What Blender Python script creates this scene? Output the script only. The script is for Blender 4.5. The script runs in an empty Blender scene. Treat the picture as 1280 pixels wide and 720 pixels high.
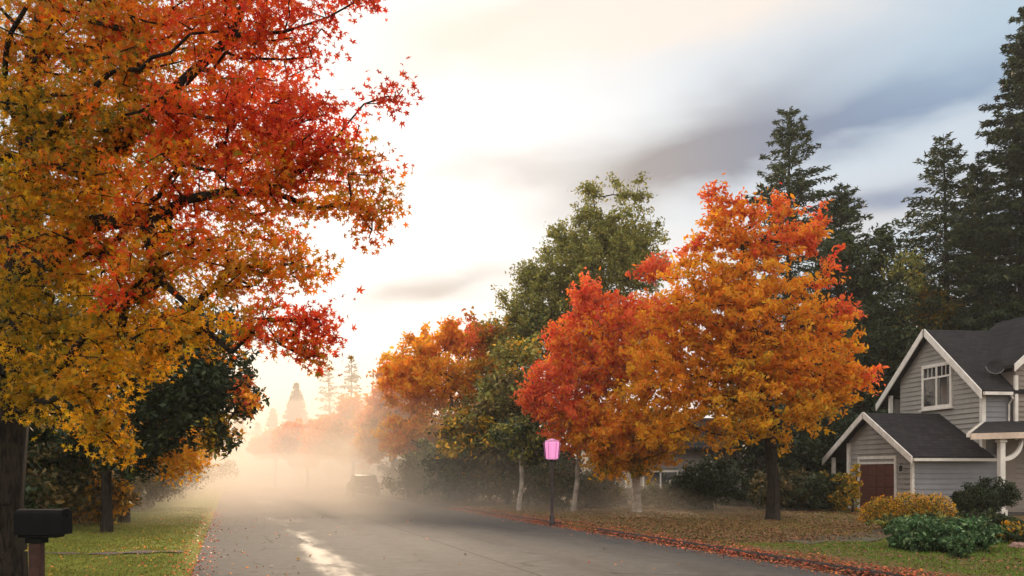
import bpy, math, random
import numpy as np
from mathutils import Vector, Matrix

# ------------------------------------------------------------------ camera
F, HZ, CAMZ = 1100.0, 590.0, 1.7          # focal length in photo pixels, horizon row, eye height
sc = bpy.context.scene
C = sc.collection
cam_d = bpy.data.cameras.new('camera'); cam = bpy.data.objects.new('camera', cam_d); C.objects.link(cam)
cam.location = (0, 0, CAMZ); cam.rotation_euler = (math.radians(90), 0, 0)
cam_d.sensor_width = 36; cam_d.lens = 36*F/1280; cam_d.shift_y = (HZ-360)/1280
cam_d.clip_start = 0.1; cam_d.clip_end = 4000
sc.camera = cam

# ------------------------------------------------------------------ view
sc.view_settings.view_transform = 'Standard'; sc.view_settings.look = 'None'
sc.view_settings.exposure = 0.58; sc.view_settings.gamma = 1
sc.cycles.use_denoising = True
sc.cycles.max_bounces = 8; sc.cycles.diffuse_bounces = 4; sc.cycles.glossy_bounces = 3
sc.cycles.transmission_bounces = 5; sc.cycles.volume_bounces = 2; sc.cycles.transparent_max_bounces = 8
sc.cycles.sample_clamp_indirect = 6; sc.cycles.caustics_reflective = False; sc.cycles.caustics_refractive = False

SUN_AZ, SUN_EL = math.radians(-9.0), math.radians(19.0)      # azimuth from +Y, clockwise positive
SUN_DIR = Vector((math.sin(SUN_AZ)*math.cos(SUN_EL), math.cos(SUN_AZ)*math.cos(SUN_EL), math.sin(SUN_EL)))

# ------------------------------------------------------------------ node helpers
class NT:
    def __init__(s, tree): s.t = tree; s.n = tree.nodes; s.l = tree.links
    def node(s, typ, **kw):
        n = s.n.new(typ)
        for k, v in kw.items():
            if k == 'ins':
                for a, b in v.items(): s.put(n.inputs[a], b)
            else: setattr(n, k, v)
        return n
    def put(s, sock, v):
        if isinstance(v, bpy.types.NodeSocket): s.l.new(v, sock)
        elif v is not None: sock.default_value = v
    def m(s, op, a, b=None, c=None, clamp=False):
        n = s.n.new('ShaderNodeMath'); n.operation = op; n.use_clamp = clamp
        s.put(n.inputs[0], a); s.put(n.inputs[1], b); s.put(n.inputs[2], c)
        return n.outputs[0]
    def mix(s, f, a, b, mode='MIX'):
        n = s.n.new('ShaderNodeMix'); n.data_type = 'RGBA'; n.blend_type = mode
        s.put(n.inputs[0], f)
        for i, v in ((6, a), (7, b)):
            if not isinstance(v, bpy.types.NodeSocket): v = (v[0], v[1], v[2], 1)
            s.put(n.inputs[i], v)
        return n.outputs[2]
    def ss(s, v, a, b, lo=0.0, hi=1.0):
        n = s.n.new('ShaderNodeMapRange'); n.interpolation_type = 'SMOOTHSTEP'
        s.put(n.inputs[0], v); s.put(n.inputs[1], a); s.put(n.inputs[2], b); s.put(n.inputs[3], lo); s.put(n.inputs[4], hi)
        return n.outputs[0]
    def noise(s, vec, scale, detail=4, rough=.55, dist=0.0):
        n = s.n.new('ShaderNodeTexNoise'); s.put(n.inputs['Vector'], vec)
        n.inputs['Scale'].default_value = scale; n.inputs['Detail'].default_value = detail
        n.inputs['Roughness'].default_value = rough; n.inputs['Distortion'].default_value = dist
        return n.outputs[0]

# ------------------------------------------------------------------ world
w = bpy.data.worlds.new('World'); sc.world = w; w.use_nodes = True
w.node_tree.nodes.clear(); N = NT(w.node_tree)
sky = N.node('ShaderNodeTexSky', sky_type='NISHITA', sun_disc=False, sun_elevation=SUN_EL, sun_rotation=SUN_AZ,
             air_density=1.2, dust_density=2.5)
tc = N.node('ShaderNodeTexCoord').outputs['Generated']
sep = N.node('ShaderNodeSeparateXYZ', ins={0: tc})
x, y, z = sep.outputs
az = N.m('MULTIPLY', N.m('ARCTAN2', x, y), 57.2958)
el = N.m('MULTIPLY', N.m('ARCSINE', z), 57.2958)
comb = N.node('ShaderNodeCombineXYZ', ins={0: N.m('MULTIPLY', az, .05), 1: N.m('MULTIPLY', el, .14), 2: 0.0}).outputs[0]
wn = N.noise(comb, 1.3, 5, .5, .6)
wn2 = N.noise(comb, 3.1, 4, .5, .3)
waz = N.m('ADD', az, N.m('MULTIPLY', N.m('SUBTRACT', wn, .5), 9.0))
wel = N.m('ADD', el, N.m('MULTIPLY', N.m('SUBTRACT', wn2, .5), 2.6))
def azel(px, py):
    vx, vy = (px-640)/F, (HZ-py)/F
    return math.degrees(math.atan2(vx, 1)), math.degrees(math.atan2(vy, math.hypot(1, vx)))
def blob(px, py, rx, ry, tilt):
    a0, e0 = azel(px, py); ra, re = rx/F*52, ry/F*50; t = math.radians(tilt)
    da = N.m('SUBTRACT', waz, a0); de = N.m('SUBTRACT', wel, e0)
    u = N.m('ADD', N.m('MULTIPLY', da, math.cos(t)/ra), N.m('MULTIPLY', de, math.sin(t)/ra))
    v = N.m('SUBTRACT', N.m('MULTIPLY', de, math.cos(t)/re), N.m('MULTIPLY', da, math.sin(t)/re))
    d = N.m('ADD', N.m('MULTIPLY', u, u), N.m('MULTIPLY', v, v))
    return N.m('POWER', 2.71828, N.m('MULTIPLY', d, -1.0))
def total(bl):
    s = None
    for (w_, b) in bl:
        b = N.m('MULTIPLY', b, w_); s = b if s is None else N.m('ADD', s, b)
    return s
glow = total([(1.0, blob(480, 230, 330, 330, 0)), (.35, blob(520, 120, 520, 520, 0))])
base = N.mix(N.m('MINIMUM', glow, 1.0), (.42, .48, .54), (.75, .73, .71))
low = N.ss(el, 16.0, 2.0)                                    # paler air towards the horizon
base = N.mix(N.m('MULTIPLY', low, .7), base, (.76, .68, .60))
peach = total([(.9, blob(800, 18, 300, 45, 3)), (.5, blob(1040, 285, 260, 38, 8)), (.5, blob(640, 40, 240, 60, 10))])
base = N.mix(N.m('MINIMUM', peach, .8), base, (.72, .62, .53))
dark = total([(1.1, blob(1110, 135, 240, 34, 13)), (.72, blob(900, 165, 170, 42, 20)), (.40, blob(640, 210, 140, 24, 5)),
              (.62, blob(545, 362, 115, 20, 9)), (.75, blob(1125, 248, 95, 22, 6)), (.5, blob(800, 225, 120, 40, 12)), (.10, blob(560, 60, 200, 30, 20))])
dark = N.m('MULTIPLY', dark, N.ss(wn2, .2, .75, .8, 1.15))
ccol = N.mix(N.ss(az, 5.0, 27.0), (.25, .22, .21), (.10, .155, .27))
base = N.mix(N.m('MINIMUM', dark, .94), base, ccol)
blue = total([(.8, blob(1260, 30, 170, 70, 10)), (.45, blob(1180, 300, 150, 45, 10))])
base = N.mix(N.m('MINIMUM', blue, .8), base, (.33, .42, .50))
# the vault out of view, away from the glow: thin even cloud brightened as fill light
wide = N.m('MULTIPLY', N.ss(N.m('ABSOLUTE', az), 45.0, 100.0), 1.0)
wide = N.m('MAXIMUM', wide, N.ss(el, 34.0, 60.0))
base = N.mix(wide, base, N.mix(wn, (.98, .96, .94), (1.16, 1.12, 1.08)))
bg1 = N.node('ShaderNodeBackground', ins={0: sky.outputs[0], 1: .05})
bg2 = N.node('ShaderNodeBackground', ins={0: base, 1: 1.0})
mx = N.node('ShaderNodeMixShader', ins={0: .95, 1: bg1.outputs[0], 2: bg2.outputs[0]})
N.l.new(mx.outputs[0], N.node('ShaderNodeOutputWorld').inputs[0])

# ------------------------------------------------------------------ sun (veiled by thin cloud)
sd = bpy.data.lights.new('sun', 'SUN'); sun = bpy.data.objects.new('sun', sd); C.objects.link(sun)
sd.energy = 2.6; sd.angle = math.radians(7); sd.color = (1.0, .77, .54)
sun.rotation_euler = SUN_DIR.to_track_quat('Z', 'Y').to_euler()

# ------------------------------------------------------------------ materials
def new_mat(name):
    m = bpy.data.materials.new(name); m.use_nodes = True; m.node_tree.nodes.clear()
    return m, NT(m.node_tree)
def finish(n, shader): n.l.new(shader, n.node('ShaderNodeOutputMaterial').inputs[0])
def solid(name, col, rough=.6, var=.25, scale=6.0, bump=.0, metal=0.0, bscale=40, spec=.4):
    m, n = new_mat(name)
    o = n.node('ShaderNodeTexCoord').outputs['Object']
    nz = n.noise(o, scale, 6, .65)
    c = n.mix(n.ss(nz, .3, .7), [v*(1-var) for v in col], [min(1, v*(1+var)) for v in col])
    b = n.node('ShaderNodeBsdfPrincipled', ins={'Base Color': c, 'Roughness': rough, 'Metallic': metal, 'Specular IOR Level': spec})
    if bump:
        bn = n.node('ShaderNodeBump', ins={'Strength': bump, 'Distance': .02, 'Height': n.noise(o, bscale, 5, .7)})
        n.l.new(bn.outputs[0], b.inputs['Normal'])
    finish(n, b.outputs[0]); return m
def leaf_mat(name, trans=.5, rough=.55):
    m, n = new_mat(name)
    a = n.node('ShaderNodeAttribute', attribute_name='leaf_colour').outputs['Color']
    d = n.node('ShaderNodeBsdfPrincipled', ins={'Base Color': a, 'Roughness': rough, 'Specular IOR Level': .25})
    t = n.node('ShaderNodeBsdfTranslucent', ins={'Color': a})
    finish(n, n.node('ShaderNodeMixShader', ins={0: trans, 1: d.outputs[0], 2: t.outputs[0]}).outputs[0])
    return m
LEAF = leaf_mat('autumn_leaf', .6)
NEEDLE = leaf_mat('evergreen_leaf', .22)
SOFT = leaf_mat('soft_green_leaf', .4)
LITTER = leaf_mat('fallen_leaf', .1, .5)
m, n = new_mat('bark'); o = n.node('ShaderNodeTexCoord').outputs['Object']
mp = n.node('ShaderNodeMapping', ins={0: o}); mp.inputs['Scale'].default_value = (1, 1, .16)
fu = n.noise(mp.outputs[0], 26, 6, .7, .5); c = n.mix(n.ss(fu, .38, .62), (.010, .007, .006), (.045, .033, .025))
c = n.mix(n.ss(n.noise(o, 3, 4), .55, .7, 0, .4), c, (.045, .05, .025))
b = n.node('ShaderNodeBsdfPrincipled', ins={'Base Color': c, 'Roughness': .95, 'Specular IOR Level': .15})
bn = n.node('ShaderNodeBump', ins={'Strength': 1.0, 'Distance': .05, 'Height': fu}); n.l.new(bn.outputs[0], b.inputs['Normal']); finish(n, b.outputs[0]); BARK = m
PALE_BARK = solid('pale_bark', (.34, .29, .24), .9, .45, 5, .6, bscale=25)

# ------------------------------------------------------------------ mesh helpers
def tag(o, label=None, cat=None, group=None, kind=None):
    if label: o['label'] = label
    if cat: o['category'] = cat
    if group: o['group'] = group
    if kind: o['kind'] = kind
    return o
def empty(name, loc=(0, 0, 0), rz=0.0, **kw):
    o = bpy.data.objects.new(name, None); C.objects.link(o); o.location = loc; o.rotation_euler = (0, 0, rz)
    o.empty_display_size = .3
    return tag(o, **kw)
def link(name, me, mat, parent=None):
    o = bpy.data.objects.new(name, me); C.objects.link(o)
    if mat: me.materials.append(mat)
    if parent: o.parent = parent
    return o
def np_mesh(name, verts, faces, mat, parent=None, cols=None, smooth=False):
    """faces: (n,k) array, all k-gons; cols: one rgb per vertex"""
    verts = np.asarray(verts, np.float32); faces = np.asarray(faces, np.int32); k = faces.shape[1]
    me = bpy.data.meshes.new(name)
    me.vertices.add(len(verts)); me.vertices.foreach_set('co', verts.ravel())
    me.loops.add(faces.size); me.loops.foreach_set('vertex_index', faces.ravel())
    me.polygons.add(len(faces)); me.polygons.foreach_set('loop_start', np.arange(0, faces.size, k, dtype=np.int32))
    if smooth: me.polygons.foreach_set('use_smooth', np.ones(len(faces), bool))
    me.update(calc_edges=True)
    if cols is not None:
        at = me.color_attributes.new('leaf_colour', 'FLOAT_COLOR', 'POINT')
        c4 = np.ones((len(verts), 4), np.float32); c4[:, :3] = cols; at.data.foreach_set('color', c4.ravel())
    return link(name, me, mat, parent)
class MB:
    """collects boxes, prisms and tubes into one mesh"""
    def __init__(s): s.v = []; s.f = []
    def add(s, vs, fs):
        b = len(s.v); s.v += [tuple(v) for v in vs]; s.f += [tuple(i+b for i in f) for f in fs]
    def box(s, a, b):
        (x0, y0, z0), (x1, y1, z1) = a, b
        s.add([(x0,y0,z0),(x1,y0,z0),(x1,y1,z0),(x0,y1,z0),(x0,y0,z1),(x1,y0,z1),(x1,y1,z1),(x0,y1,z1)],
              [(0,3,2,1),(4,5,6,7),(0,1,5,4),(1,2,6,5),(2,3,7,6),(3,0,4,7)]); return s
    def hexa(s, lo, hi):
        """two quads (bottom loop, top loop)"""
        s.add(list(lo)+list(hi), [(0,3,2,1),(4,5,6,7),(0,1,5,4),(1,2,6,5),(2,3,7,6),(3,0,4,7)]); return s
    def prism(s, loop, d):
        """closed planar loop extruded by the vector d"""
        n = len(loop); d = Vector(d); L = [Vector(p) for p in loop]
        s.add(L+[p+d for p in L], [tuple(range(n))[::-1], tuple(range(n, 2*n))]+[(i, (i+1) % n, n+(i+1) % n, n+i) for i in range(n)]); return s
    def tube(s, pts, rad, k=10):
        pts = [Vector(p) for p in pts]; n = len(pts)
        if not isinstance(rad, (list, tuple)): rad = [rad]*n
        vs = []; 
        for i, p in enumerate(pts):
            d = (pts[min(i+1, n-1)]-pts[max(i-1, 0)]).normalized()
            a = d.cross(Vector((0, 0, 1)) if abs(d.z) < .9 else Vector((1, 0, 0))).normalized(); b = d.cross(a)
            for j in range(k):
                t = 2*math.pi*j/k; vs.append(p+(a*math.cos(t)+b*math.sin(t))*rad[i])
        fs = [(i*k+j, i*k+(j+1) % k, (i+1)*k+(j+1) % k, (i+1)*k+j) for i in range(n-1) for j in range(k)]
        fs += [tuple(range(k))[::-1], tuple(range((n-1)*k, n*k))]
        s.add(vs, fs); return s
    def build(s, name, mat, parent=None, bevel=0.0, smooth=False):
        me = bpy.data.meshes.new(name); me.from_pydata(s.v, [], s.f); me.update()
        o = link(name, me, mat, parent)
        if smooth: me.polygons.foreach_set('use_smooth', [True]*len(me.polygons))
        if bevel:
            m = o.modifiers.new('bevel', 'BEVEL'); m.width = bevel; m.segments = 2; m.limit_method = 'ANGLE'
        return o

def P(px, py, Y): return np.array([(px-640)/F*Y, Y, CAMZ-(py-HZ)/F*Y])      # a point of the place seen at (px,py), Y metres off
RA = math.radians(17.8)                                                      # the road's heading, left of +Y
RD = np.array([-math.sin(RA), math.cos(RA)]); RN = np.array([math.cos(RA), math.sin(RA)])
def road(n, l, z=0.0): return np.array([RN[0]*n+RD[0]*l, RN[1]*n+RD[1]*l, z])
def to_nl(x, y): return x*RN[0]+y*RN[1], x*RD[0]+y*RD[1]
NLEFT, NRIGHT = -.47, 9.85

# ------------------------------------------------------------------ ground, road
def ground_h(n, l):
    """height of the lawns and of the road bed"""
    n = np.asarray(n, float); l = np.asarray(l, float)
    t = np.clip((NLEFT-.05-n)/.35, 0, 1); t2 = np.clip((n-NRIGHT-.12)/.1, 0, 1)
    h = -.06+.14*t*t*(3-2*t)+.18*t2
    lump = .025*np.sin(n*1.3+np.sin(l*.7)*1.5)*np.sin(l*.9+1)+.018*np.sin(n*3.1+l*2.3)+.01*np.sin(n*7.3-l*5.9)
    h = h+lump*np.clip(t+t2, 0, 1)
    h = h+.14*np.clip((n-11)/6, 0, 1)*np.clip((l-14)/8, 0, 1)*0
    return h
def axis(*seg):
    out = []
    for a, b, st in seg: out += list(np.arange(a, b, st))
    return np.array(out+[seg[-1][1]])
an = axis((-900, -100, 100), (-100, -30, 10), (-30, -6, 1.2), (-6, -.2, .12), (-.2, 9.7, 1.1), (9.7, 10.3, .06), (10.3, 24, .25), (24, 60, 3), (60, 100, 10), (100, 900, 100))
al = axis((-900, -100, 100), (-100, 5, 15), (5, 35, .3), (35, 80, 1.5), (80, 200, 10), (200, 1200, 100))
A, L = np.meshgrid(an, al)
H = ground_h(A, L)
gv = np.stack([RN[0]*A+RD[0]*L, RN[1]*A+RD[1]*L, H], -1).reshape(-1, 3)
nn, nl = len(an), len(al)
i0 = (np.arange(nl-1)[:, None]*nn+np.arange(nn-1)[None, :]).ravel()
gf = np.stack([i0, i0+1, i0+nn+1, i0+nn], -1)
m, n = new_mat('grass_ground')
geo = n.node('ShaderNodeNewGeometry').outputs['Position']
n1 = n.noise(geo, .35, 6, .6); n2 = n.noise(geo, 6, 5, .7); n3 = n.noise(geo, 45, 3, .8)
sp = n.node('ShaderNodeSeparateXYZ', ins={0: geo})
side = n.m('ADD', n.m('MULTIPLY', sp.outputs[0], float(RN[0])), n.m('MULTIPLY', sp.outputs[1], float(RN[1])))
green = n.mix(n.ss(n1, .35, .65), (.17, .20, .025), (.25, .25, .035))
brown = n.mix(n.ss(n2, .3, .7), (.14, .075, .035), (.21, .13, .055))
f_r = n.ss(n.m('ADD', side, n.m('MULTIPLY', n1, 5)), 9.0, 13.5)
c = n.mix(n.m('MULTIPLY', f_r, n.ss(n2, .2, .55, .45, .95)), green, brown)
c = n.mix(n.ss(n3, .4, .7, 0, .5), c, (.03, .03, .01))
b = n.node('ShaderNodeBsdfPrincipled', ins={'Base Color': c, 'Roughness': .95, 'Specular IOR Level': .1})
bn = n.node('ShaderNodeBump', ins={'Strength': .8, 'Distance': .04, 'Height': n.noise(geo, 30, 4, .8)})
n.l.new(bn.outputs[0], b.inputs['Normal']); finish(n, b.outputs[0])
np_mesh('ground', gv, gf, m, smooth=True)['kind'] = 'structure'

m, n = new_mat('wet_asphalt')
geo = n.node('ShaderNodeNewGeometry').outputs['Position']
sp = n.node('ShaderNodeSeparateXYZ', ins={0: geo})
side = n.m('ADD', n.m('MULTIPLY', sp.outputs[0], float(RN[0])), n.m('MULTIPLY', sp.outputs[1], float(RN[1])))
along = n.m('ADD', n.m('MULTIPLY', sp.outputs[0], float(RD[0])), n.m('MULTIPLY', sp.outputs[1], float(RD[1])))
rv = n.node('ShaderNodeCombineXYZ', ins={0: side, 1: n.m('MULTIPLY', along, .22), 2: 0.0}).outputs[0]
fine = n.noise(geo, 170, 2, .8); mid = n.noise(geo, 5, 6, .7); big = n.noise(rv, .8, 5, .6, .4)
wob = n.m('MULTIPLY', n.m('SUBTRACT', n.noise(rv, 1.2, 3), .5), 1.6)
def rut(c0, w0):
    d = n.m('ABSOLUTE', n.m('SUBTRACT', n.m('ADD', side, wob), c0))
    return n.ss(d, w0*1.3, 0.0)
wet = n.m('MAXIMUM', n.m('MULTIPLY', rut(1.75, .55), n.ss(big, .40, .66)), n.m('MULTIPLY', rut(6.4, .5), .2))
wet = n.m('MAXIMUM', wet, n.m('MULTIPLY', n.ss(big, .54, .70), .25))
col = n.mix(n.ss(mid, .3, .7), (.050, .046, .043), (.080, .073, .067))
col = n.mix(n.ss(fine, .5, .75, 0, .5), col, (.17, .15, .13))
col = n.mix(n.m('MULTIPLY', wet, .6), col, (.030, .027, .025))
trk = n.noise(rv, 2.2, 5, .65)
for tc_ in (2.1, 3.8, 6.2, 7.9):
    tw = n.ss(n.m('ABSOLUTE', n.m('SUBTRACT', n.m('ADD', side, n.m('MULTIPLY', trk, .4)), tc_)), .55, .1)
    col = n.mix(n.m('MULTIPLY', tw, n.ss(trk, .35, .65, .1, .55)), col, (.036, .033, .031))
col = n.mix(n.ss(n.noise(geo, .9, 5, .6), .56, .70, 0, .5), col, (.105, .095, .085))
seam = n.ss(n.m('ABSOLUTE', n.m('SUBTRACT', n.m('ADD', side, n.m('MULTIPLY', wob, .05)), 4.7)), .035, .012)
vor = n.node('ShaderNodeTexVoronoi', feature='DISTANCE_TO_EDGE', ins={'Vector': n.node('ShaderNodeCombineXYZ', ins={0: n.m('ADD', side, n.m('MULTIPLY', mid, .5)), 1: along}).outputs[0], 'Scale': .33})
crack = n.m('MULTIPLY', n.ss(vor.outputs[0], .012, .003), n.ss(n.noise(geo, .6, 2), .45, .6))
col = n.mix(n.m('MAXIMUM', seam, crack), col, (.015, .013, .012))
rough = n.ss(wet, 0.0, 1.0, .82, .62)
b = n.node('ShaderNodeBsdfPrincipled', ins={'Base Color': col, 'Roughness': rough, 'Specular IOR Level': n.ss(wet, 0.0, 1.0, .08, .10)})
hh = n.m('MULTIPLY', fine, n.ss(wet, 0.0, .9, 1.0, .08))
bn = n.node('ShaderNodeBump', ins={'Strength': .35, 'Distance': .006, 'Height': hh})
n.l.new(bn.outputs[0], b.inputs['Normal']); finish(n, b.outputs[0])
rl = axis((-60, 0, 10), (0, 120, 2), (120, 900, 30)); rn_ = np.linspace(NLEFT-.12, NRIGHT, 15)
A, L = np.meshgrid(rn_, rl)
crown = .05*(1-((A-(NLEFT+NRIGHT)/2)/5.2)**2)
rvv = np.stack([RN[0]*A+RD[0]*L, RN[1]*A+RD[1]*L, crown-.0], -1).reshape(-1, 3); k = len(rn_)
i0 = (np.arange(len(rl)-1)[:, None]*k+np.arange(k-1)[None, :]).ravel()
np_mesh('road', rvv, np.stack([i0, i0+1, i0+k+1, i0+k], -1), m, smooth=True)['kind'] = 'structure'
CONC = solid('old_concrete', (.06, .045, .038), .9, .35, 3, .4)
mb = MB(); rnd = random.Random(2)
l0 = -10
while l0 < 160:
    if not 22.2 < l0 < 24.6:
        p = [road(NRIGHT+.003, l0), road(NRIGHT+.16, l0), road(NRIGHT+.16, l0+2.98), road(NRIGHT+.003, l0+2.98)]
        mb.hexa([(q[0], q[1], -.08) for q in p], [(q[0], q[1], .115+rnd.uniform(-.006, .006)) for q in p])
    l0 += 3
mb.build('kerb', CONC, bevel=.015)['kind'] = 'structure'

def strip(name, pts, width, zoff, mat):
    """a path following pts, laid just above the lawn"""
    vs = []; pts = np.array(pts, float)
    t = np.linspace(0, len(pts)-1, 60); q = np.stack([np.interp(t, range(len(pts)), pts[:, i]) for i in (0, 1)], -1)
    for i in range(60):
        d = q[min(i+1, 59)]-q[max(i-1, 0)]; d /= np.hypot(*d); nn_ = np.array([-d[1], d[0]])
        for s in np.linspace(-1, 1, 7):
            p = q[i]+nn_*s*width/2; a, l = to_nl(*p); vs.append((p[0], p[1], float(ground_h(a, l))+zoff))
    f = [(i*7+j, i*7+j+1, i*7+j+8, i*7+j+7) for i in range(59) for j in range(6)]
    o = np_mesh(name, vs, f, mat); o['kind'] = 'structure'; return o
DIRT = solid('driveway_gravel', (.10, .07, .05), .95, .4, 5, .5)
a = P(-200, 697, 17.3); b_ = P(228, 695, 17.4)
strip('driveway', [a[:2], P(100, 696, 17.3)[:2], b_[:2]], .42, .022, DIRT)
WALKM = solid('mossy_path', (.085, .068, .045), .95, .35, 3, .4)
strip('path', [P(985, 683, 19.8)[:2], P(1060, 679, 20.5)[:2], P(1120, 670, 22.5)[:2], P(1150, 660, 26)[:2]], 1.3, .024, WALKM)

# ------------------------------------------------------------------ leaves
def star_leaf():
    tips = [(90, 1.0), (90-58, .92), (90+58, .92), (90-118, .62), (90+118, .62)]
    tips.sort(key=lambda t: t[0]); v = [(0, 0, 0)]; f = []
    nt = [tips[0][0]-28]+[(tips[i][0]+tips[i+1][0])/2 for i in range(4)]+[tips[-1][0]+28]
    for a in nt: v.append((.36*math.cos(math.radians(a)), .36*math.sin(math.radians(a)), -.03))
    for i, (a, r) in enumerate(tips):
        v.append((r*math.cos(math.radians(a)), r*math.sin(math.radians(a)), -.16*r)); f.append((0, i+1, 7+i, i+2))
    return np.array(v), np.array(f)
def oval_leaf(w=.42):
    return np.array([(0, -1, 0), (w, -.1, .12), (0, 1, 0), (-w, -.1, .12)], float), np.array([(0, 1, 2, 3)])
STAR, OVAL, NARROW = star_leaf(), oval_leaf(.55), oval_leaf(.30)
def unit(v): return v/np.maximum(np.linalg.norm(v, axis=-1, keepdims=True), 1e-9)
def leaves_mesh(name, pos, size, cols, shape, mat, parent, rng, up=.6, axis_dir=None, out=None):
    """one mesh of many leaves; pos relative to parent"""
    n_ = len(pos); tv, tf = shape
    nrm = rng.normal(size=(n_, 3)); nrm = unit(nrm); nrm[:, 2] += up
    if out is not None: nrm += out
    nrm = unit(nrm)
    a = rng.normal(size=(n_, 3)) if axis_dir is None else axis_dir+rng.normal(size=(n_, 3))*.35
    ax = unit(a-nrm*(a*nrm).sum(1, keepdims=True)); bx = np.cross(ax, nrm)
    s = np.asarray(size).reshape(-1, 1, 1)
    wd = rng.uniform(.55, 1.05, (n_, 1, 1)); cu = rng.uniform(-1.5, 3.5, (n_, 1, 1))
    V = (tv[None, :, 0, None]*bx[:, None]*wd+tv[None, :, 1, None]*ax[:, None]+tv[None, :, 2, None]*nrm[:, None]*cu)*s+pos[:, None]
    Fc = tf[None]+(np.arange(n_)*len(tv))[:, None, None]
    c3 = np.repeat(cols[:, None], len(tv), 1).reshape(-1, 3)
    return np_mesh(name, V.reshape(-1, 3), Fc.reshape(-1, tf.shape[1]), mat, parent, c3)
def tubes_mesh(name, p0, p1, r0, r1, mat, parent, k=6):
    p0, p1 = np.asarray(p0), np.asarray(p1); d = unit(p1-p0)
    ref = np.where(np.abs(d[:, 2:3]) < .9, [[0, 0, 1.]], [[1., 0, 0]]); a = unit(np.cross(d, ref)); b = np.cross(d, a)
    t = np.arange(k)*2*math.pi/k; ring = a[:, None]*np.cos(t)[None, :, None]+b[:, None]*np.sin(t)[None, :, None]
    V = np.concatenate([p0[:, None]+ring*np.asarray(r0)[:, None, None], p1[:, None]+ring*np.asarray(r1)[:, None, None]], 1)
    j = np.arange(k); q = np.stack([j, (j+1) % k, k+(j+1) % k, k+j], -1)
    Fc = q[None]+(np.arange(len(p0))*2*k)[:, None, None]
    return np_mesh(name, V.reshape(-1, 3), Fc.reshape(-1, 4), mat, parent, smooth=True)

GOLD, AMBER, ORANGE, RED, CRIM, OLIVE = (.88, .46, .02), (.93, .37, .018), (.95, .27, .022), (.95, .17, .06), (.66, .055, .024), (.36, .28, .02)
PAL = {'g': [GOLD, AMBER, (.70, .36, .02), AMBER], 'o': [ORANGE, AMBER, GOLD, ORANGE], 'r': [RED, ORANGE, CRIM, RED], 'c': [CRIM, RED, CRIM, RED],
       'y': [GOLD, GOLD, (.62, .36, .02), OLIVE], 'v': [OLIVE, GOLD, (.16, .17, .02), AMBER],
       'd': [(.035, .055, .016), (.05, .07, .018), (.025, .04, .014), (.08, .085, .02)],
       'm': [(.34, .31, .06), (.23, .24, .05), (.44, .35, .07), (.17, .19, .045)],
       'b': [(.16, .105, .035), (.22, .13, .035), (.11, .09, .03), (.13, .10, .035)],
       'l': [(.20, .085, .04), (.28, .12, .05), (.13, .06, .03), (.34, .10, .05)],
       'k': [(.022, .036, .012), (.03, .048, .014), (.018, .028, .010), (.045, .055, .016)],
       'e': [(.05, .12, .035), (.07, .15, .04), (.025, .07, .025), (.20, .28, .12)]}
PAL.update({'z': [(.95, .24, .006), (.95, .30, .008), (.95, .18, .008), (.95, .27, .008)],
            'G': [(.66, .31, .012), (.70, .25, .012), (.30, .22, .016), (.58, .24, .012)], 'O': [(.76, .19, .014), (.70, .25, .012), (.80, .13, .016), (.62, .16, .012)],
            'R': [(.78, .10, .018), (.80, .16, .018), (.60, .04, .016), (.72, .08, .018)], 'C': [(.60, .04, .018), (.72, .08, .02), (.48, .028, .016), (.70, .10, .018)],
            'Y': [(.68, .34, .014), (.60, .28, .012), (.52, .30, .018), (.30, .22, .016)], 'V': [(.26, .20, .015), (.55, .28, .012), (.14, .14, .018), (.36, .20, .014)]})
PAL = {k_: np.array(v_) for k_, v_ in PAL.items()}
def pick(key, n_, rng):
    """colours for n_ leaves; key such as 'og' mixes palettes"""
    ks = rng.integers(0, len(key), n_); cs = rng.integers(0, 4, n_)
    c_ = np.array([PAL[ch] for ch in key])[ks, cs]
    c2 = np.array([PAL[ch] for ch in key])[rng.integers(0, len(key), n_), rng.integers(0, 4, n_)]
    t = rng.uniform(0, .6, (n_, 1))
    return (c_*(1-t)+c2*t)*rng.uniform(.75, 1.15, (n_, 1))

def grow(nodes, par, targets, step, rng, droop=0.0):
    """attach each target to the growing skeleton, inner ones first"""
    nodes = list(map(np.array, nodes)); par = list(par); ends = []
    cap = len(nodes)+len(targets)*7+10; arr = np.zeros((cap, 3)); arr[:len(nodes)] = nodes; cnt = len(nodes)
    for t in targets:
        d = arr[:cnt]-t; dist = np.sqrt((d**2).sum(1))
        cost = dist+np.maximum(d[:, 2], -.0)*1.3
        i = int(np.argmin(cost)); a = arr[i].copy(); ln = dist[i]
        ns = int(min(6, max(1, round(ln/step)))); prev = i
        off = rng.normal(size=3)*ln*.08; off[2] -= ln*.06
        for s in range(1, ns+1):
            f = s/ns; p = a+(t-a)*f+off*math.sin(math.pi*f)+rng.normal(size=3)*step*.07*(s < ns)
            arr[cnt] = p; par.append(prev); prev = cnt; cnt += 1
        ends.append(prev)
    return arr[:cnt], np.array(par), np.array(ends)

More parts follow.
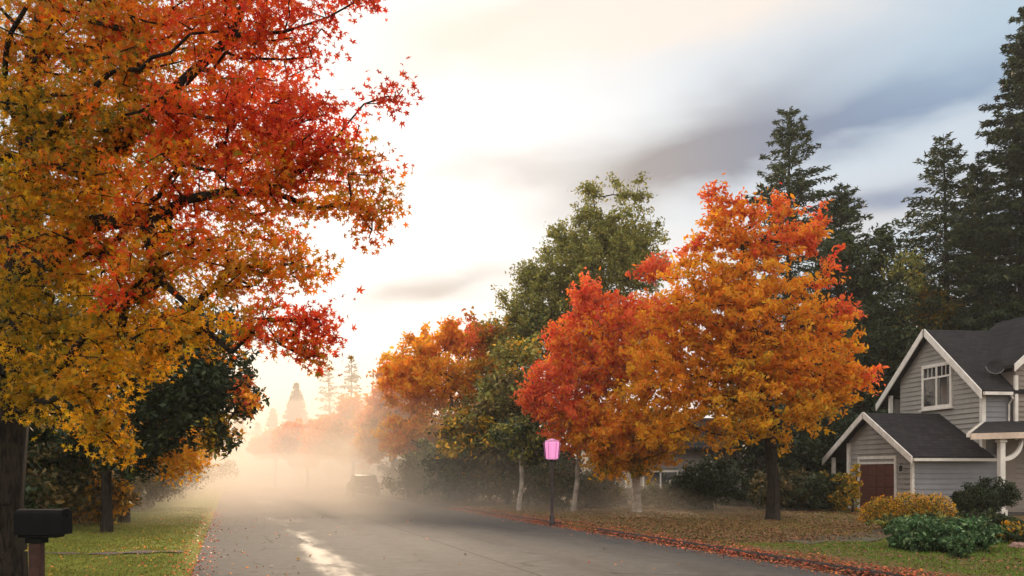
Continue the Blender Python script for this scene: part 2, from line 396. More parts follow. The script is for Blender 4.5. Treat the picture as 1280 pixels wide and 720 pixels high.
def make_tree(name, label, cat, base, trunk_pts, blobs, n_cl, n_leaf, leaf, crad, rng_seed, trunk_r=.2, shape=OVAL,
              mat=None, bark=None, group=None, sp=1.0, tip=.008, k=6, up=.6, expo=.47, noise_amp=.0, crown_name='crown', step=None, kind=None, part='trunk'):
    """base: foot; trunk_pts: world points up the stem; blobs: (centre, radii, colour key, weight)"""
    rng = np.random.default_rng(rng_seed); base = np.array(base, float)
    root = empty(name, tuple(base), label=label, cat=cat, group=group, kind=kind)
    tp = [np.array(p, float)-base for p in trunk_pts]
    nodes, par = [tp[0]], [-1]
    for a, b in zip(tp[:-1], tp[1:]):
        ns = max(2, int(np.linalg.norm(b-a)/.5))
        for s in range(1, ns+1):
            nodes.append(a+(b-a)*s/ns+rng.normal(size=3)*.02*np.linalg.norm(b-a)*(s < ns)); par.append(len(nodes)-2)
    ntr = len(nodes)
    cen = [np.array(b[0], float)-base for b in blobs]
    wts = np.array([(b[3] if len(b) > 3 else 1)*np.prod(np.broadcast_to(b[1], 3))**(2/3.) for b in blobs]); wts /= wts.sum()
    which = rng.choice(len(blobs), n_cl, p=wts)
    u = unit(rng.normal(size=(n_cl, 3))); r = rng.uniform(size=(n_cl, 1))**(1/2.4)
    rad = np.array([np.broadcast_to(b[1], 3) for b in blobs], float)
    pts = np.array(cen)[which]+u*r*rad[which]
    if noise_amp: pts += noise_amp*np.stack([np.sin(pts[:, 1]*2.1+pts[:, 2]*1.7+i*2) for i in range(3)], -1)
    hub = sorted(cen, key=lambda p: np.linalg.norm(p-tp[-1]))
    mid_ = np.mean(cen, 0)
    order = np.argsort(np.linalg.norm(pts-np.array([0, 0, tp[-1][2]])*[0, 0, 1]-mid_*[1, 1, 0]*.5, axis=1)); pts = pts[order]; which = which[order]
    st = step or max(.25, crad*.9)
    arr, par2, ends_h = grow(nodes, par, hub, st*1.6, rng)
    arr, par2, ends = grow(arr, par2, pts, st, rng)
    w_ = np.zeros(len(arr)); w_[ends] = 1
    for i in range(len(arr)-1, 0, -1): w_[par2[i]] += w_[i]
    w_ = np.maximum(w_, 1); rd = tip*w_**expo
    sc_ = trunk_r/rd[0]; rd = np.where(w_ > 4, rd*(1+(sc_-1)*np.clip(np.log(w_/4)/np.log(max(w_[0], 5)/4), 0, 1)), rd)
    idx = np.arange(1, len(arr)); pr = par2[1:]
    r1 = rd[idx]; r0 = np.minimum(rd[pr], r1*1.45)
    r0[:ntr-1] = rd[pr[:ntr-1]]
    flare = np.exp(-np.maximum(arr[:, 2]-arr[0, 2], 0)/.35)*.35
    onT = (idx < ntr); r0 = np.where(onT, r0*(1+flare[pr]), r0); r1 = np.where(onT, r1*(1+flare[idx]), r1)
    tubes_mesh(part, arr[pr], arr[idx], r0, r1, bark or BARK, root, k)
    # leaves round every twig end
    per = rng.poisson(n_leaf/n_cl, n_cl); ci = np.repeat(np.arange(n_cl), per); nlf = len(ci)
    tipd = unit(arr[ends]-arr[par2[ends]])
    o = rng.normal(size=(nlf, 3))*[1, 1, .75]*crad*.5
    t = rng.uniform(-1.0, .7, (nlf, 1))
    pos = arr[ends][ci]+o*(1.15-.25*sp)+tipd[ci]*t*crad*sp+tipd[ci]*crad*.4*(sp-1)
    keys = [b[2] for b in blobs]; cols = np.zeros((nlf, 3)); wl = which[ci]
    clc = rng.normal(size=(n_cl,))*.13
    for bi, ky in enumerate(keys):
        mm = wl == bi
        if mm.any(): cols[mm] = pick(ky, int(mm.sum()), rng)
    # clump to clump difference of the foliage itself
    ksel = rng.uniform(size=n_cl) < .5
    for bi, ky in enumerate(keys):
        mm = (wl == bi) & ksel[ci]
        if len(ky) > 1 and mm.any():
            one = rng.integers(0, len(ky), n_cl)
            for q in range(len(ky)):
                m2 = mm & (one[ci] == q)
                if m2.any(): cols[m2] = pick(ky[q], int(m2.sum()), rng)
    cols = np.clip(cols*(1+clc[ci])[:, None], 0, .9)
    size = leaf*rng.uniform(.65, 1.2, nlf)
    leaves_mesh(crown_name, pos, size, cols, shape, mat or LEAF, root, rng, up)
    return root

def B(px, py, rpx, Y, key, rz=None, ry=None, w=1.0):
    """a rounded mass of a crown: centre seen at (px,py), Y metres off; radius in photo pixels"""
    r_ = rpx/F*Y
    return (P(px, py, Y), (r_, ry if ry is not None else r_, (rz/F*Y) if rz else r_*.85), key, w)
def foot(px, py):                       # a point of the lawn seen at (px,py)
    Y = (CAMZ-.10)*F/(py-HZ); return P(px, py, Y)

# ------------------------------------------------------------------ conifer
def conifer(name, label, base, height, rad, seed, group=None, key='d', n_br=220, cards=130, card=.16, low=.08, spread=1.0, droop=.25, power=.85, trunk_r=.28, cat='conifer', rag=.35, mat=None):
    rng = np.random.default_rng(seed); base = np.array(base, float)
    root = empty(name, tuple(base), label=label, cat=cat, group=group)
    lean = rng.normal(size=2)*.012*height
    def axis_at(zz): return np.stack([lean[0]*(zz/height)**2, lean[1]*(zz/height)**2, zz], -1)
    zt = np.linspace(0, height, 24); ax = axis_at(zt); rt = trunk_r*(1-zt/height)**.9+.012
    p0, p1, r0, r1 = [ax[:-1]], [ax[1:]], [rt[:-1]], [rt[1:]]
    z_ = height*(low+(1-low)*(np.sort(rng.uniform(size=n_br)))**.92); z_ = np.clip(z_+0, 0, height*.985)
    ang = np.arange(n_br)*2.39996+rng.normal(size=n_br)*.4
    fr = (z_-height*low)/(height*(1-low))
    prof = (1-fr)**power*(.55+.45*np.minimum(1, fr*6+.25))
    ln = rad*prof*rng.uniform(1-rag, 1.08, n_br)+.18
    lift = .35*fr+.05-droop*(1-fr)
    pos, size, axd, brr = [], [], [], []
    for i in range(n_br):
        d = np.array([math.cos(ang[i]), math.sin(ang[i]), lift[i]]); o = axis_at(z_[i])
        s = np.linspace(0, 1, 5)[:, None]; bp = o+d*s*ln[i]; bp[:, 2] -= (s[:, 0]**2)*ln[i]*.18*(1-fr[i]*.5)
        p0.append(bp[:-1]); p1.append(bp[1:]); rr = (.018+.02*(1-fr[i]))*(1-s[:, 0]*.85)*(ln[i]/rad+.3); r0.append(rr[:-1]); r1.append(rr[1:])
        nc = max(10, int(cards*(ln[i]/rad)**1.15))
        t = rng.uniform(.08, 1.04, nc)**.8; sidew = rng.normal(size=nc)*.17*ln[i]*(1.1-t)*spread+rng.normal(size=nc)*.05
        sd_ = np.array([-d[1], d[0], 0]); q = o+d*t[:, None]*ln[i]+sd_*sidew[:, None]
        q[:, 2] -= t**2*ln[i]*.18*(1-fr[i]*.5)+np.abs(sidew)*.35+rng.uniform(-.05, .2, nc)*min(1, ln[i])
        pos.append(q); axd.append(unit(d*.9+sd_*np.sign(sidew)[:, None]*.8+np.array([0, 0, -.35])))
        brr.append(np.full(nc, rng.uniform(.75, 1.25)))
    pos = np.concatenate(pos); axd = np.concatenate(axd); brr = np.concatenate(brr)
    tubes_mesh('trunk', np.concatenate(p0), np.concatenate(p1), np.concatenate(r0), np.concatenate(r1), BARK, root, 6)
    cols = pick(key, len(pos), rng)*brr[:, None]
    leaves_mesh('crown', pos, card*rng.uniform(.6, 1.3, len(pos)), cols, NARROW, mat or NEEDLE, root, rng, .5, axd)
    return root

# ------------------------------------------------------------------ the big maple on the left
def lift(p, z=.08): q = np.array(p, float); q[2] = z; return q
bt = lift(P(2, 700, 10.4))
big = make_tree('maple_tree', 'huge red and golden maple hanging over the mailbox, its star leaves filling the upper left', 'tree',
    bt, [bt, P(8, 560, 10.4), P(18, 470, 10.3), P(30, 330, 10.2), P(44, 210, 10.1), P(40, 90, 10.2), P(60, -60, 10.4)],
    [B(60, 60, 110, 10.2, 'OY'), B(170, 40, 105, 9.6, 'OYR'), B(290, 45, 85, 9.0, 'RO'), B(355, 40, 60, 8.6, 'CR'), B(60, 190, 110, 9.6, 'GV', w=1.1), B(180, 150, 100, 9.2, 'GVO', w=1.1),
     B(275, 150, 80, 8.8, 'OR'), B(345, 150, 70, 8.4, 'CR', w=1.1), B(405, 190, 62, 8.2, 'RC'), B(440, 190, 52, 8.1, 'ROG', w=.8), B(485, 120, 26, 8.1, 'C', w=.9), B(455, 130, 26, 8.1, 'C', w=.8),
     B(440, 255, 45, 8.0, 'GO', w=.9), B(465, 288, 22, 8.0, 'GO', w=.8), B(340, 240, 75, 8.3, 'ROG', w=1.1), B(230, 250, 95, 8.8, 'ROG', w=1.1), B(110, 280, 105, 9.2, 'GYO', w=1.1), B(20, 300, 80, 10.6, 'GV'),
     B(365, 330, 42, 8.0, 'GO'), B(290, 335, 65, 8.2, 'GO', w=1.1), B(200, 350, 85, 8.6, 'GYR', w=1.1), B(390, 400, 30, 7.9, 'RC', w=1.5), B(385, 448, 24, 7.9, 'RG', w=1.7), B(350, 430, 34, 7.9, 'RO', w=1.2), B(330, 400, 38, 8.1, 'RG', w=1.2),
     B(255, 410, 45, 8.4, 'GY'), B(150, 420, 75, 8.8, 'GY', w=1.1), B(60, 400, 80, 9.6, 'YV', w=1.1), B(200, 440, 38, 8.5, 'G'), B(110, 490, 50, 9.0, 'YG', w=1.2), B(130, 540, 30, 9.0, 'YG', w=1.3),
     B(40, 500, 50, 9.8, 'YV'), B(155, 565, 14, 9.1, 'YG'), B(30, -60, 140, 10.8, 'GY', w=.6), B(200, -70, 140, 10.0, 'OG', w=.6), B(350, -60, 80, 9.0, 'RC', w=.7), B(456, -4, 20, 8.6, 'C'), B(420, -50, 60, 8.8, 'RC', w=.6),
     B(-90, 150, 150, 11, 'YV', w=.5), B(-90, 400, 120, 11, 'YV', w=.5), B(60, 200, 140, 12.8, 'VG', w=.5), B(150, 330, 110, 12.4, 'VY', w=.5)],
    2000, 70000, .056, .20, 11, trunk_r=.22, shape=STAR, tip=.0042, k=7, up=.35, expo=.46, step=.28)

limb = MB()
bt_ = Vector([float(v) for v in bt])
def limb_path(pts, r0, r1):
    q = [Vector([float(v) for v in P(p[0], p[1], p[2]+.75)])-bt_ for p in pts]; out = []
    for a, b in zip(q[:-1], q[1:]): out += [a+(b-a)*f for f in (0, .33, .66)]
    out.append(q[-1]); rg = random.Random(len(pts)*7+int(pts[1][0])); k = len(out)
    out = [out[0]]+[p+Vector((rg.uniform(-.03, .03), rg.uniform(-.03, .03), rg.uniform(-.04, .04))) for p in out[1:]]
    limb.tube(out, [.7*(r0+(r1-r0)*i/(k-1)) for i in range(k)], 7)
limb_path([(22, 545, 10.4), (45, 500, 9.6), (85, 450, 8.6), (125, 402, 8.0), (185, 340, 7.8), (215, 300, 7.9)], .085, .02)
limb_path([(105, 428, 8.25), (150, 425, 7.9), (200, 412, 7.8)], .03, .012)
limb_path([(40, 210, 10.1), (10, 190, 8.8), (-20, 205, 8.4)], .06, .03)
limb_path([(36, 260, 10.1), (40, 180, 9.0), (90, 140, 8.3), (135, 95, 8.0), (190, 75, 7.9), (270, 35, 7.8)], .07, .016)
limb_path([(42, 200, 10.1), (5, 120, 9.2), (8, 60, 8.8), (30, 10, 8.6)], .06, .03)
limb_path([(34, 300, 10.2), (70, 292, 9.2), (20, 298, 8.8), (-20, 303, 8.7)], .05, .02)
limb_path([(60, 180, 9.6), (160, 130, 8.5), (220, 100, 8.0)], .05, .015)
limb_path([(120, 330, 9.4), (180, 260, 8.2), (232, 205, 7.7), (270, 215, 7.6), (305, 232, 7.6)], .05, .012)
limb.build('limb', BARK, big, smooth=True)

# ------------------------------------------------------------------ the row along the left verge
def left_tree(l, n_, h, r, key, label, seed, nleaf=14000, leaf=.10, low=.28, name='maple_tree', mat=None, n_cl=380, px=None):
    b = lift(road(n_, l), float(ground_h(n_, l)))
    c0 = b+[0, 0, h*(low+(1-low)*.5)]
    rz = h*(1-low)*.5
    bl = [(c0, (r, r, rz), key, 1.0)]
    rg = random.Random(seed)
    for i in range(6):
        a = rg.uniform(0, 6.28); zz = rg.uniform(-.6, .7)
        bl.append((c0+np.array([math.cos(a)*r*.62, math.sin(a)*r*.62, zz*rz]), r*.48, key[i % len(key)], .8))
    return make_tree(name, label, 'tree', b, [b, b+[.05, 0, h*low*.6], b+[0, .1, h*low], b+[.1, 0, h*.75]], bl, n_cl, nleaf, leaf, r*.14, seed,
                     trunk_r=.13+.004*h, group='trees along the left verge', mat=mat)
bl0 = lift(foot(133, 664))
make_tree('laurel_tree', 'dark green bushy tree standing behind the overhanging golden maple, with a thin bare stem', 'tree', bl0,
    [bl0, P(133, 620, bl0[1]), P(136, 560, bl0[1]), P(170, 500, bl0[1])],
    [B(215, 500, 70, bl0[1], 'k', w=1.3), B(170, 560, 50, bl0[1], 'k', w=1.2), B(265, 490, 55, bl0[1]-.5, 'k'), B(255, 430, 60, bl0[1], 'kd'), B(120, 540, 55, bl0[1]+.5, 'k'), B(60, 560, 60, bl0[1]+1, 'k'), B(275, 540, 28, bl0[1]-.6, 'kv', w=.9),
     B(170, 440, 90, bl0[1]+.6, 'k', w=.8), B(300, 478, 18, bl0[1]-1, 'or', w=1.2), B(305, 505, 12, bl0[1]-1, 'ro', w=1.5), B(60, 470, 90, bl0[1]+1, 'k', w=.6)],
    700, 42000, .10, .30, 21, trunk_r=.13, mat=NEEDLE, group='trees along the left verge')
left_tree(30.5, -3.2, 4.9, 2.5, 'gyv', 'small golden tree with drooping low branches, second stem along the left verge', 31, 13000, .10, .36)
left_tree(44, -3.5, 5.5, 2.6, 'go', 'golden orange tree in thin mist, third stem along the left verge', 32, 12000, .11, .34)
left_tree(57, -3.6, 6.6, 3.3, 'og', 'orange tree half lost in mist behind the golden ones of the left verge', 33, 12000, .13, .28)
left_tree(72, -4, 6.5, 3.3, 'go', 'pale orange tree deep in the mist at the far end of the left verge', 34, 9000, .15, .28)
left_tree(92, -5, 7, 3.6, 'b', 'faint brown tree dissolving in mist beyond the left verge trees', 35, 6000, .2, .2)

def shrub(name, label, cat, base, r, h, key, seed, nleaf=9000, leaf=.06, n_cl=160, mat=None, group=None, shape=OVAL, flat=1.0, lumps=5, up=.5):
    base = np.array(base, float); rg = random.Random(seed)
    bl = [(base+[0, 0, h*.5], (r*.8, r*.8*flat, h*.5), key, 1.0)]
    for i in range(lumps):
        a = rg.uniform(0, 6.28); q = rg.uniform(.35, .7)
        bl.append((base+np.array([math.cos(a)*r*q, math.sin(a)*r*q*flat, h*rg.uniform(.35, .72)]), (r*.42, r*.42, h*.32), key, .8))
    return make_tree(name, label, cat, base, [base, base+[0, 0, h*.25]], bl, n_cl, nleaf, leaf, min(r, h)*.16, seed, trunk_r=.04, tip=.004,
                     mat=mat or NEEDLE, group=group, shape=shape, crown_name='foliage', part='stem', up=up)
for i, (px, Y, r, h, key, lab) in enumerate([
    (100, 27, 1.9, 1.5, 'bg', 'brown and yellow shrub at the back of the left lawn, right behind the mailbox'),
    (40, 24, 1.9, 2.6, 'kb', 'dark tall shrub behind the big maple trunk at the left edge'),
    (150, 36, 3.0, 2.4, 'b', 'dull brown shrub in thin mist behind the second left stem'),
    (196, 50, 3.4, 2.8, 'b', 'misty brown shrub at the far end of the left lawn'),
    (60, 40, 4.5, 4.2, 'kb', 'dark broad thicket behind the left lawn'),
    (225, 70, 4, 3.2, 'b', 'faint shrub lost in the mist at the end of the left verge')]):
    shrub('shrub', lab, 'shrub', lift(P(px, 600, Y)), r, h, key, 400+i, 9000, .10, 150, group='shrubs behind the left lawn')
# tall dark trees that close the view behind the maple
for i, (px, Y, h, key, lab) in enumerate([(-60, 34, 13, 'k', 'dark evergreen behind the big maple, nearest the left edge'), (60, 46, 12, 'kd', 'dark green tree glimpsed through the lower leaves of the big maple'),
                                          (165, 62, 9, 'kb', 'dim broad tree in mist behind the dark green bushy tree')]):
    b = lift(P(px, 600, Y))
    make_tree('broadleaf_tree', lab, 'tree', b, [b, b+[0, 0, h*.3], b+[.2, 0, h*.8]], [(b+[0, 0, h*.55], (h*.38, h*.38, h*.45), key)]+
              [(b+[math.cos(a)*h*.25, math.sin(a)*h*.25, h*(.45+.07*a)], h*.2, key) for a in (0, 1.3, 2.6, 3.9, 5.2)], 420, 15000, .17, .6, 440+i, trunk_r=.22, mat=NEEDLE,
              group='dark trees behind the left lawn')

# ------------------------------------------------------------------ right side: the street trees
G2 = 'autumn street trees on the right lawn'
bo = lift(foot(966, 650)); Yo = bo[1]
make_tree('maple_tree', 'biggest orange maple, golden below, redder on top, dark trunk, nearest the grey house', 'tree', bo,
    [bo, P(967, 600, Yo), P(963, 540, Yo), P(955, 480, Yo), P(940, 400, Yo), P(925, 300, Yo)],
    [B(920, 440, 92, Yo, 'og'), B(850, 465, 62, Yo-.6, 'og'), B(930, 500, 66, Yo-1.2, 'gy', w=1.0), B(1000, 460, 58, Yo-.4, 'go'), B(1045, 470, 26, Yo, 'og', w=1.2), B(1074, 478, 15, Yo, 'ro', w=1.3), B(1088, 470, 6, Yo, 'r', w=2),
     B(1025, 405, 34, Yo, 'o'), B(1048, 378, 14, Yo, 'r', w=1.2), B(1062, 385, 7, Yo, 'r', w=2), B(950, 370, 72, Yo-.5, 'og'), B(880, 370, 58, Yo-.8, 'og'), B(838, 400, 36, Yo-.4, 'ogr'), B(812, 450, 30, Yo-.3, 'og'), B(835, 345, 16, Yo, 'r', w=1.2), B(905, 300, 44, Yo, 'o'), B(955, 300, 42, Yo, 'or'),
     B(903, 262, 24, Yo, 'ro'), B(893, 238, 8, Yo, 'r', w=1.8), B(935, 262, 16, Yo, 'or', w=1.2), B(975, 265, 15, Yo, 'ro', w=1.3), B(1005, 300, 20, Yo, 'or'), B(1024, 272, 7, Yo, 'r', w=2), B(1018, 290, 9, Yo, 'ro', w=1.6), B(1036, 328, 10, Yo, 'r', w=1.5), B(1030, 350, 16, Yo, 'ro'), B(1052, 430, 17, Yo+.4, 'og', w=1.2),
     B(850, 525, 34, Yo-1, 'g', w=1.1), B(905, 545, 24, Yo-1.4, 'gy', w=1.3), B(1000, 515, 32, Yo-1, 'gy', w=1.1), B(803, 490, 22, Yo, 'g', w=1.1), B(930, 400, 78, Yo+1.6, 'og', w=.6), B(985, 552, 13, Yo-1.6, 'yg', w=.8), B(1042, 500, 20, Yo-.3, 'g', w=1.2), B(868, 305, 12, Yo, 'r', w=1.4), B(855, 330, 14, Yo, 'ro', w=1.2), B(820, 545, 18, Yo-.8, 'g', w=1.1)],
    1150, 50000, .10, .27, 51, trunk_r=.20, tip=.008, sp=2.0, group=G2, up=.3)
br = lift(foot(796, 642)); Yr = br[1]
make_tree('maple_tree', 'scarlet maple with a forked pale trunk between the street lamp and the biggest orange maple', 'tree', br,
    [br, P(796, 615, Yr), P(794, 590, Yr), P(788, 550, Yr), P(775, 470, Yr)],
    [B(740, 450, 62, Yr, 'ro'), B(790, 440, 60, Yr, 'or'), B(700, 490, 45, Yr, 'r', w=1.1), B(745, 395, 34, Yr, 'r'), B(735, 370, 20, Yr, 'r'), B(775, 385, 22, Yr, 'r'), B(720, 530, 42, Yr-.5, 'ro'), B(770, 540, 55, Yr-1, 'og', w=1.2), B(825, 545, 45, Yr-.6, 'gv', w=1.2),
     B(672, 500, 20, Yr, 'r', w=1.2), B(700, 420, 24, Yr, 'r'), B(760, 575, 28, Yr-.6, 'vg', w=1.1), B(805, 573, 26, Yr-.6, 'v', w=1.1), B(820, 400, 40, Yr+1, 'ro'), B(818, 340, 20, Yr+1, 'r')],
    900, 44000, .10, .30, 52, trunk_r=.17, tip=.008, sp=1.9, bark=PALE_BARK, group=G2, up=.3)
# orange trees beyond the lamp
def rt_tree(name, label, px_f, Y, blobs, ncl, nlf, leaf, seed, group, tr=.16, crad=.4, mat=None, bark=None, stem=None, **kw):
    b = lift(P(px_f, 600, Y))
    st = [b]+[P(q[0], q[1], Y) for q in (stem or [(px_f, 560), (px_f+5, 500)])]
    return make_tree(name, label, 'tree', b, st, [B(q[0], q[1], q[2], Y+(q[4] if len(q) > 4 else 0), q[3], w=(q[5] if len(q) > 5 else 1)) for q in blobs], ncl, nlf, leaf, crad, seed, trunk_r=tr, mat=mat, bark=bark, group=group, **kw)
G3 = 'autumn trees in the mist beyond the lamp'
rt_tree('maple_tree', 'amber and green tree in mist, largest of those left of the street lamp', 560, 50,
    [(560, 470, 54, 'ogg'), (520, 490, 38, 'og'), (585, 420, 32, 'oro'), (560, 425, 26, 'o', 0, .8), (530, 440, 26, 'og'), (600, 470, 45, 'gv'), (500, 470, 30, 'o'), (560, 540, 50, 'vg'), (620, 520, 50, 'vm', 1), (510, 540, 40, 'og', 0), (615, 430, 26, 'ro'), (590, 560, 50, 'vm', 1)],
    600, 26000, .17, 61, G3)
rt_tree('maple_tree', 'orange tree with a thin see-through top, left of the amber and green one', 492, 62,
    [(492, 500, 38, 'oz'), (480, 530, 34, 'zg'), (520, 470, 34, 'og', 0), (500, 445, 22, 'go', 0, .35), (530, 425, 26, 'go', 0, .35), (475, 470, 16, 'go', 0, .4), (510, 540, 36, 'og'), (470, 555, 26, 'og')],
    430, 16000, .19, 62, G3)
rt_tree('maple_tree', 'bright red orange rounded tree glowing in the mist ahead of the far conifers', 440, 82,
    [(440, 530, 30, 'z'), (420, 540, 24, 'z'), (465, 530, 24, 'z'), (440, 510, 16, 'z'), (400, 555, 24, 'z'), (450, 560, 28, 'z'), (468, 512, 12, 'z')], 300, 13000, .24, 63, G3, crad=.6)
rt_tree('maple_tree', 'dim orange tree in dense mist, left of the bright red orange one', 385, 92,
    [(385, 545, 25, 'z'), (360, 550, 22, 'z'), (412, 545, 25, 'z'), (375, 568, 20, 'z')], 220, 8000, .32, 64, G3, crad=.7)
rt_tree('maple_tree', 'faintest orange tree in dense mist where the road vanishes', 345, 104,
    [(345, 552, 16, 'z'), (330, 560, 14, 'z'), (358, 558, 14, 'z')], 160, 5000, .36, 65, G3, crad=.7)
# green trees on the right
G4 = 'green broadleaf trees behind the street trees'
rt_tree('broadleaf_tree', 'tall olive green tree with a ragged top rising behind the scarlet maple', 740, 50,
    [(745, 335, 60, 'm'), (705, 350, 46, 'm'), (672, 385, 34, 'm'), (640, 420, 30, 'mv'), (612, 425, 24, 'mv'), (668, 345, 20, 'm'), (778, 285, 30, 'm'), (792, 310, 30, 'm'), (742, 270, 20, 'm'), (755, 300, 34, 'm'), (798, 245, 9, 'm', 0, 1.4), (800, 225, 6, 'm', 0, 1.6), (778, 245, 8, 'm', 0, 1.3), (770, 228, 5, 'm', 0, 1.4), (708, 300, 20, 'm'), (690, 292, 8, 'm', 0, 1.4), (672, 352, 18, 'm'), (662, 335, 7, 'm', 0, 1.2), (742, 245, 9, 'm', 0, 1.3), (735, 236, 5, 'm', 0, 1.4),
     (815, 290, 14, 'm', 0, .9), (812, 262, 7, 'm', 0, 1.2), (805, 340, 30, 'm'), (652, 388, 18, 'm'), (700, 420, 56, 'md'), (760, 420, 66, 'dm'), (636, 400, 9, 'm', 0, 1.2), (628, 372, 6, 'm', 0, 1.2), (645, 430, 34, 'm'), (832, 300, 7, 'm', 0, 1), (720, 275, 9, 'm', 0, 1.2), (684, 320, 10, 'm', 0, 1.2)],
    1300, 72000, .115, 71, G4, tr=.32, crad=.42, stem=[(742, 500), (745, 400), (750, 300)], mat=SOFT, sp=1.7)
rt_tree('broadleaf_tree', 'murky green tree in mist just left of the street lamp', 636, 41,
    [(640, 500, 52, 'mb'), (605, 530, 48, 'mbv'), (660, 560, 48, 'db'), (620, 580, 45, 'db'), (650, 455, 34, 'mv'), (580, 560, 40, 'dv'), (700, 590, 40, 'k'), (560, 590, 30, 'kd')],
    600, 26000, .14, 72, G4, tr=.16, crad=.42, mat=NEEDLE)
rt_tree('broadleaf_tree', 'broad lacy dark tree whose leaves let the sky through, right behind the biggest maple', 1085, 47,
    [(1060, 330, 42, 'd'), (1090, 380, 45, 'd'), (1120, 330, 28, 'dm', 0, .6), (1110, 300, 22, 'd', 0, .6), (1060, 430, 60, 'kd'), (1110, 450, 50, 'kd'), (1130, 400, 22, 'dm', 0, .35), (1145, 350, 16, 'dm', 0, .4), (1080, 500, 60, 'k'), (1030, 480, 50, 'k'), (1140, 480, 40, 'k', 2)],
    800, 34000, .15, 73, G4, tr=.25, crad=.42, stem=[(1085, 500), (1085, 400)], mat=NEEDLE)
rt_tree('broadleaf_tree', 'yellowish green tree behind the ridge of the grey house, left of the dark evergreens', 1165, 50,
    [(1165, 390, 30, 'vm'), (1150, 360, 18, 'vm', 0, .7), (1180, 400, 30, 'md'), (1160, 430, 34, 'md'), (1150, 480, 36, 'k')], 360, 13000, .15, 74, G4, tr=.2, crad=.4, stem=[(1165, 450), (1165, 400)])
# conifers
G5 = 'conifers behind the houses'
def con(px, top, Y, rpx, seed, label, group=G5, **kw):
    b = lift(P(px, 600, Y)); h = P(px, top, Y)[2]-b[2]
    return conifer('conifer', label, b, h, rpx/F*Y, seed, group, **kw)
con(985, 132, 52, 128, 81, 'tall pointed conifer directly behind the biggest orange maple', n_br=260, cards=330, card=.17, power=.62, low=.1, rag=.5)
con(1046, 226, 50, 123, 82, 'ragged conifer to the right of the tall pointed one, above the lacy tree', n_br=250, cards=300, card=.17, power=.68, low=.1, rag=.5)
con(1186, 168, 50, 134, 83, 'layered conifer with drooping tiers above the ridge of the grey house', n_br=280, cards=330, card=.16, power=.66, low=.1, droop=.35, rag=.4)
con(1228, 205, 53, 85, 84, 'dark conifer squeezed between the layered one and the tallest one', n_br=300, cards=260, card=.20, power=.6, low=.08, key='k')
con(1276, 8, 47, 95, 85, 'tallest dark conifer cut by the right edge of the picture', n_br=380, cards=360, card=.17, power=.5, rag=.55, low=.08, key='dk', trunk_r=.4)
con(1340, 90, 52, 110, 86, 'dark conifer beyond the tallest one, mostly out of the picture', n_br=260, cards=200, card=.22, power=.5, low=.08, key='k')
G6 = 'far conifers in the mist'
con(370, 478, 150, 40, 91, 'smooth dense cone-shaped conifer in the mist', G6, n_br=420, cards=110, card=.32, power=1.0, low=.05, rag=.15, trunk_r=.4, spread=1.3, key='d')
con(414, 455, 120, 34, 92, 'thin spiky conifer, left one of the far pair', G6, n_br=110, cards=60, card=.26, power=.75, low=.1, rag=.5, key='d')
con(438, 444, 122, 40, 93, 'thin spiky conifer, taller right one of the far pair', G6, n_br=120, cards=65, card=.26, power=.75, low=.1, rag=.5, key='d')
con(340, 510, 165, 20, 94, 'small misty conifer left of the cone-shaped one', G6, n_br=130, cards=60, card=.5, power=.8, key='d', trunk_r=.3)
con(322, 528, 175, 22, 95, 'smallest misty conifer at the end of the road', G6, n_br=110, cards=60, card=.5, power=.8, key='d', trunk_r=.3)
con(300, 522, 170, 26, 96, 'misty conifer beside the tip of the left tree row', G6, n_br=110, cards=60, card=.5, power=.8, key='d', trunk_r=.3)
# slim pale stems in the shade
for i, (px, Y, lean, top, lab) in enumerate([(530, 47, 9, 598, 'short leaning whitish trunk in the mist right of the parked car'), (648, 36, 4, 585, 'slim grey trunk left of the street lamp'),
                                             (716, 35, 8, 560, 'slim pale trunk right of the street lamp')]):
    b = lift(P(px, 600, Y)); t = P(px+lean, top, Y)
    make_tree('birch_tree', lab, 'tree', b, [b, (b+t)/2+[.05, 0, 0], t], [(t+[0, 0, 1.2], (1.3, 1.3, 1.0), 'dm')], 60, 2600, .11, .3, 500+i, trunk_r=.10, bark=PALE_BARK, mat=NEEDLE, group='slim pale trunks in the shade')
# evergreen shrubs under the street trees
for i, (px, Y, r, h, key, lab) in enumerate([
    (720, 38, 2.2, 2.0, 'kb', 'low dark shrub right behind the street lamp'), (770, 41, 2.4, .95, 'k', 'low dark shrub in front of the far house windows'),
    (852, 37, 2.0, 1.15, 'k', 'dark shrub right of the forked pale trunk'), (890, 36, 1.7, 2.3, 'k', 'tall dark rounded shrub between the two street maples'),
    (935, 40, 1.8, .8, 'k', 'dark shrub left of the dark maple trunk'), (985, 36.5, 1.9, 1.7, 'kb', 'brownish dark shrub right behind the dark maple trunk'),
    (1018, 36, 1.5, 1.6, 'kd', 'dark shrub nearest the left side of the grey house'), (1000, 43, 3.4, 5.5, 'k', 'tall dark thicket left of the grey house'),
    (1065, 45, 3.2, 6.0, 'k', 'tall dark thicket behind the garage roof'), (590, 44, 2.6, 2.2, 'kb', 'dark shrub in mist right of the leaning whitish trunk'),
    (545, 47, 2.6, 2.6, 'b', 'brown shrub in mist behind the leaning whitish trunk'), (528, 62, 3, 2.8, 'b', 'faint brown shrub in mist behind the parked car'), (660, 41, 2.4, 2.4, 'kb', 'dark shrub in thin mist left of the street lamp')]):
    shrub('shrub', lab, 'shrub', lift(P(px, 600, Y)), r, h, key, 600+i, 9000 if h < 4 else 16000, .09 if h < 4 else .15, 150 if h < 4 else 260, group='evergreen shrubs under the trees')

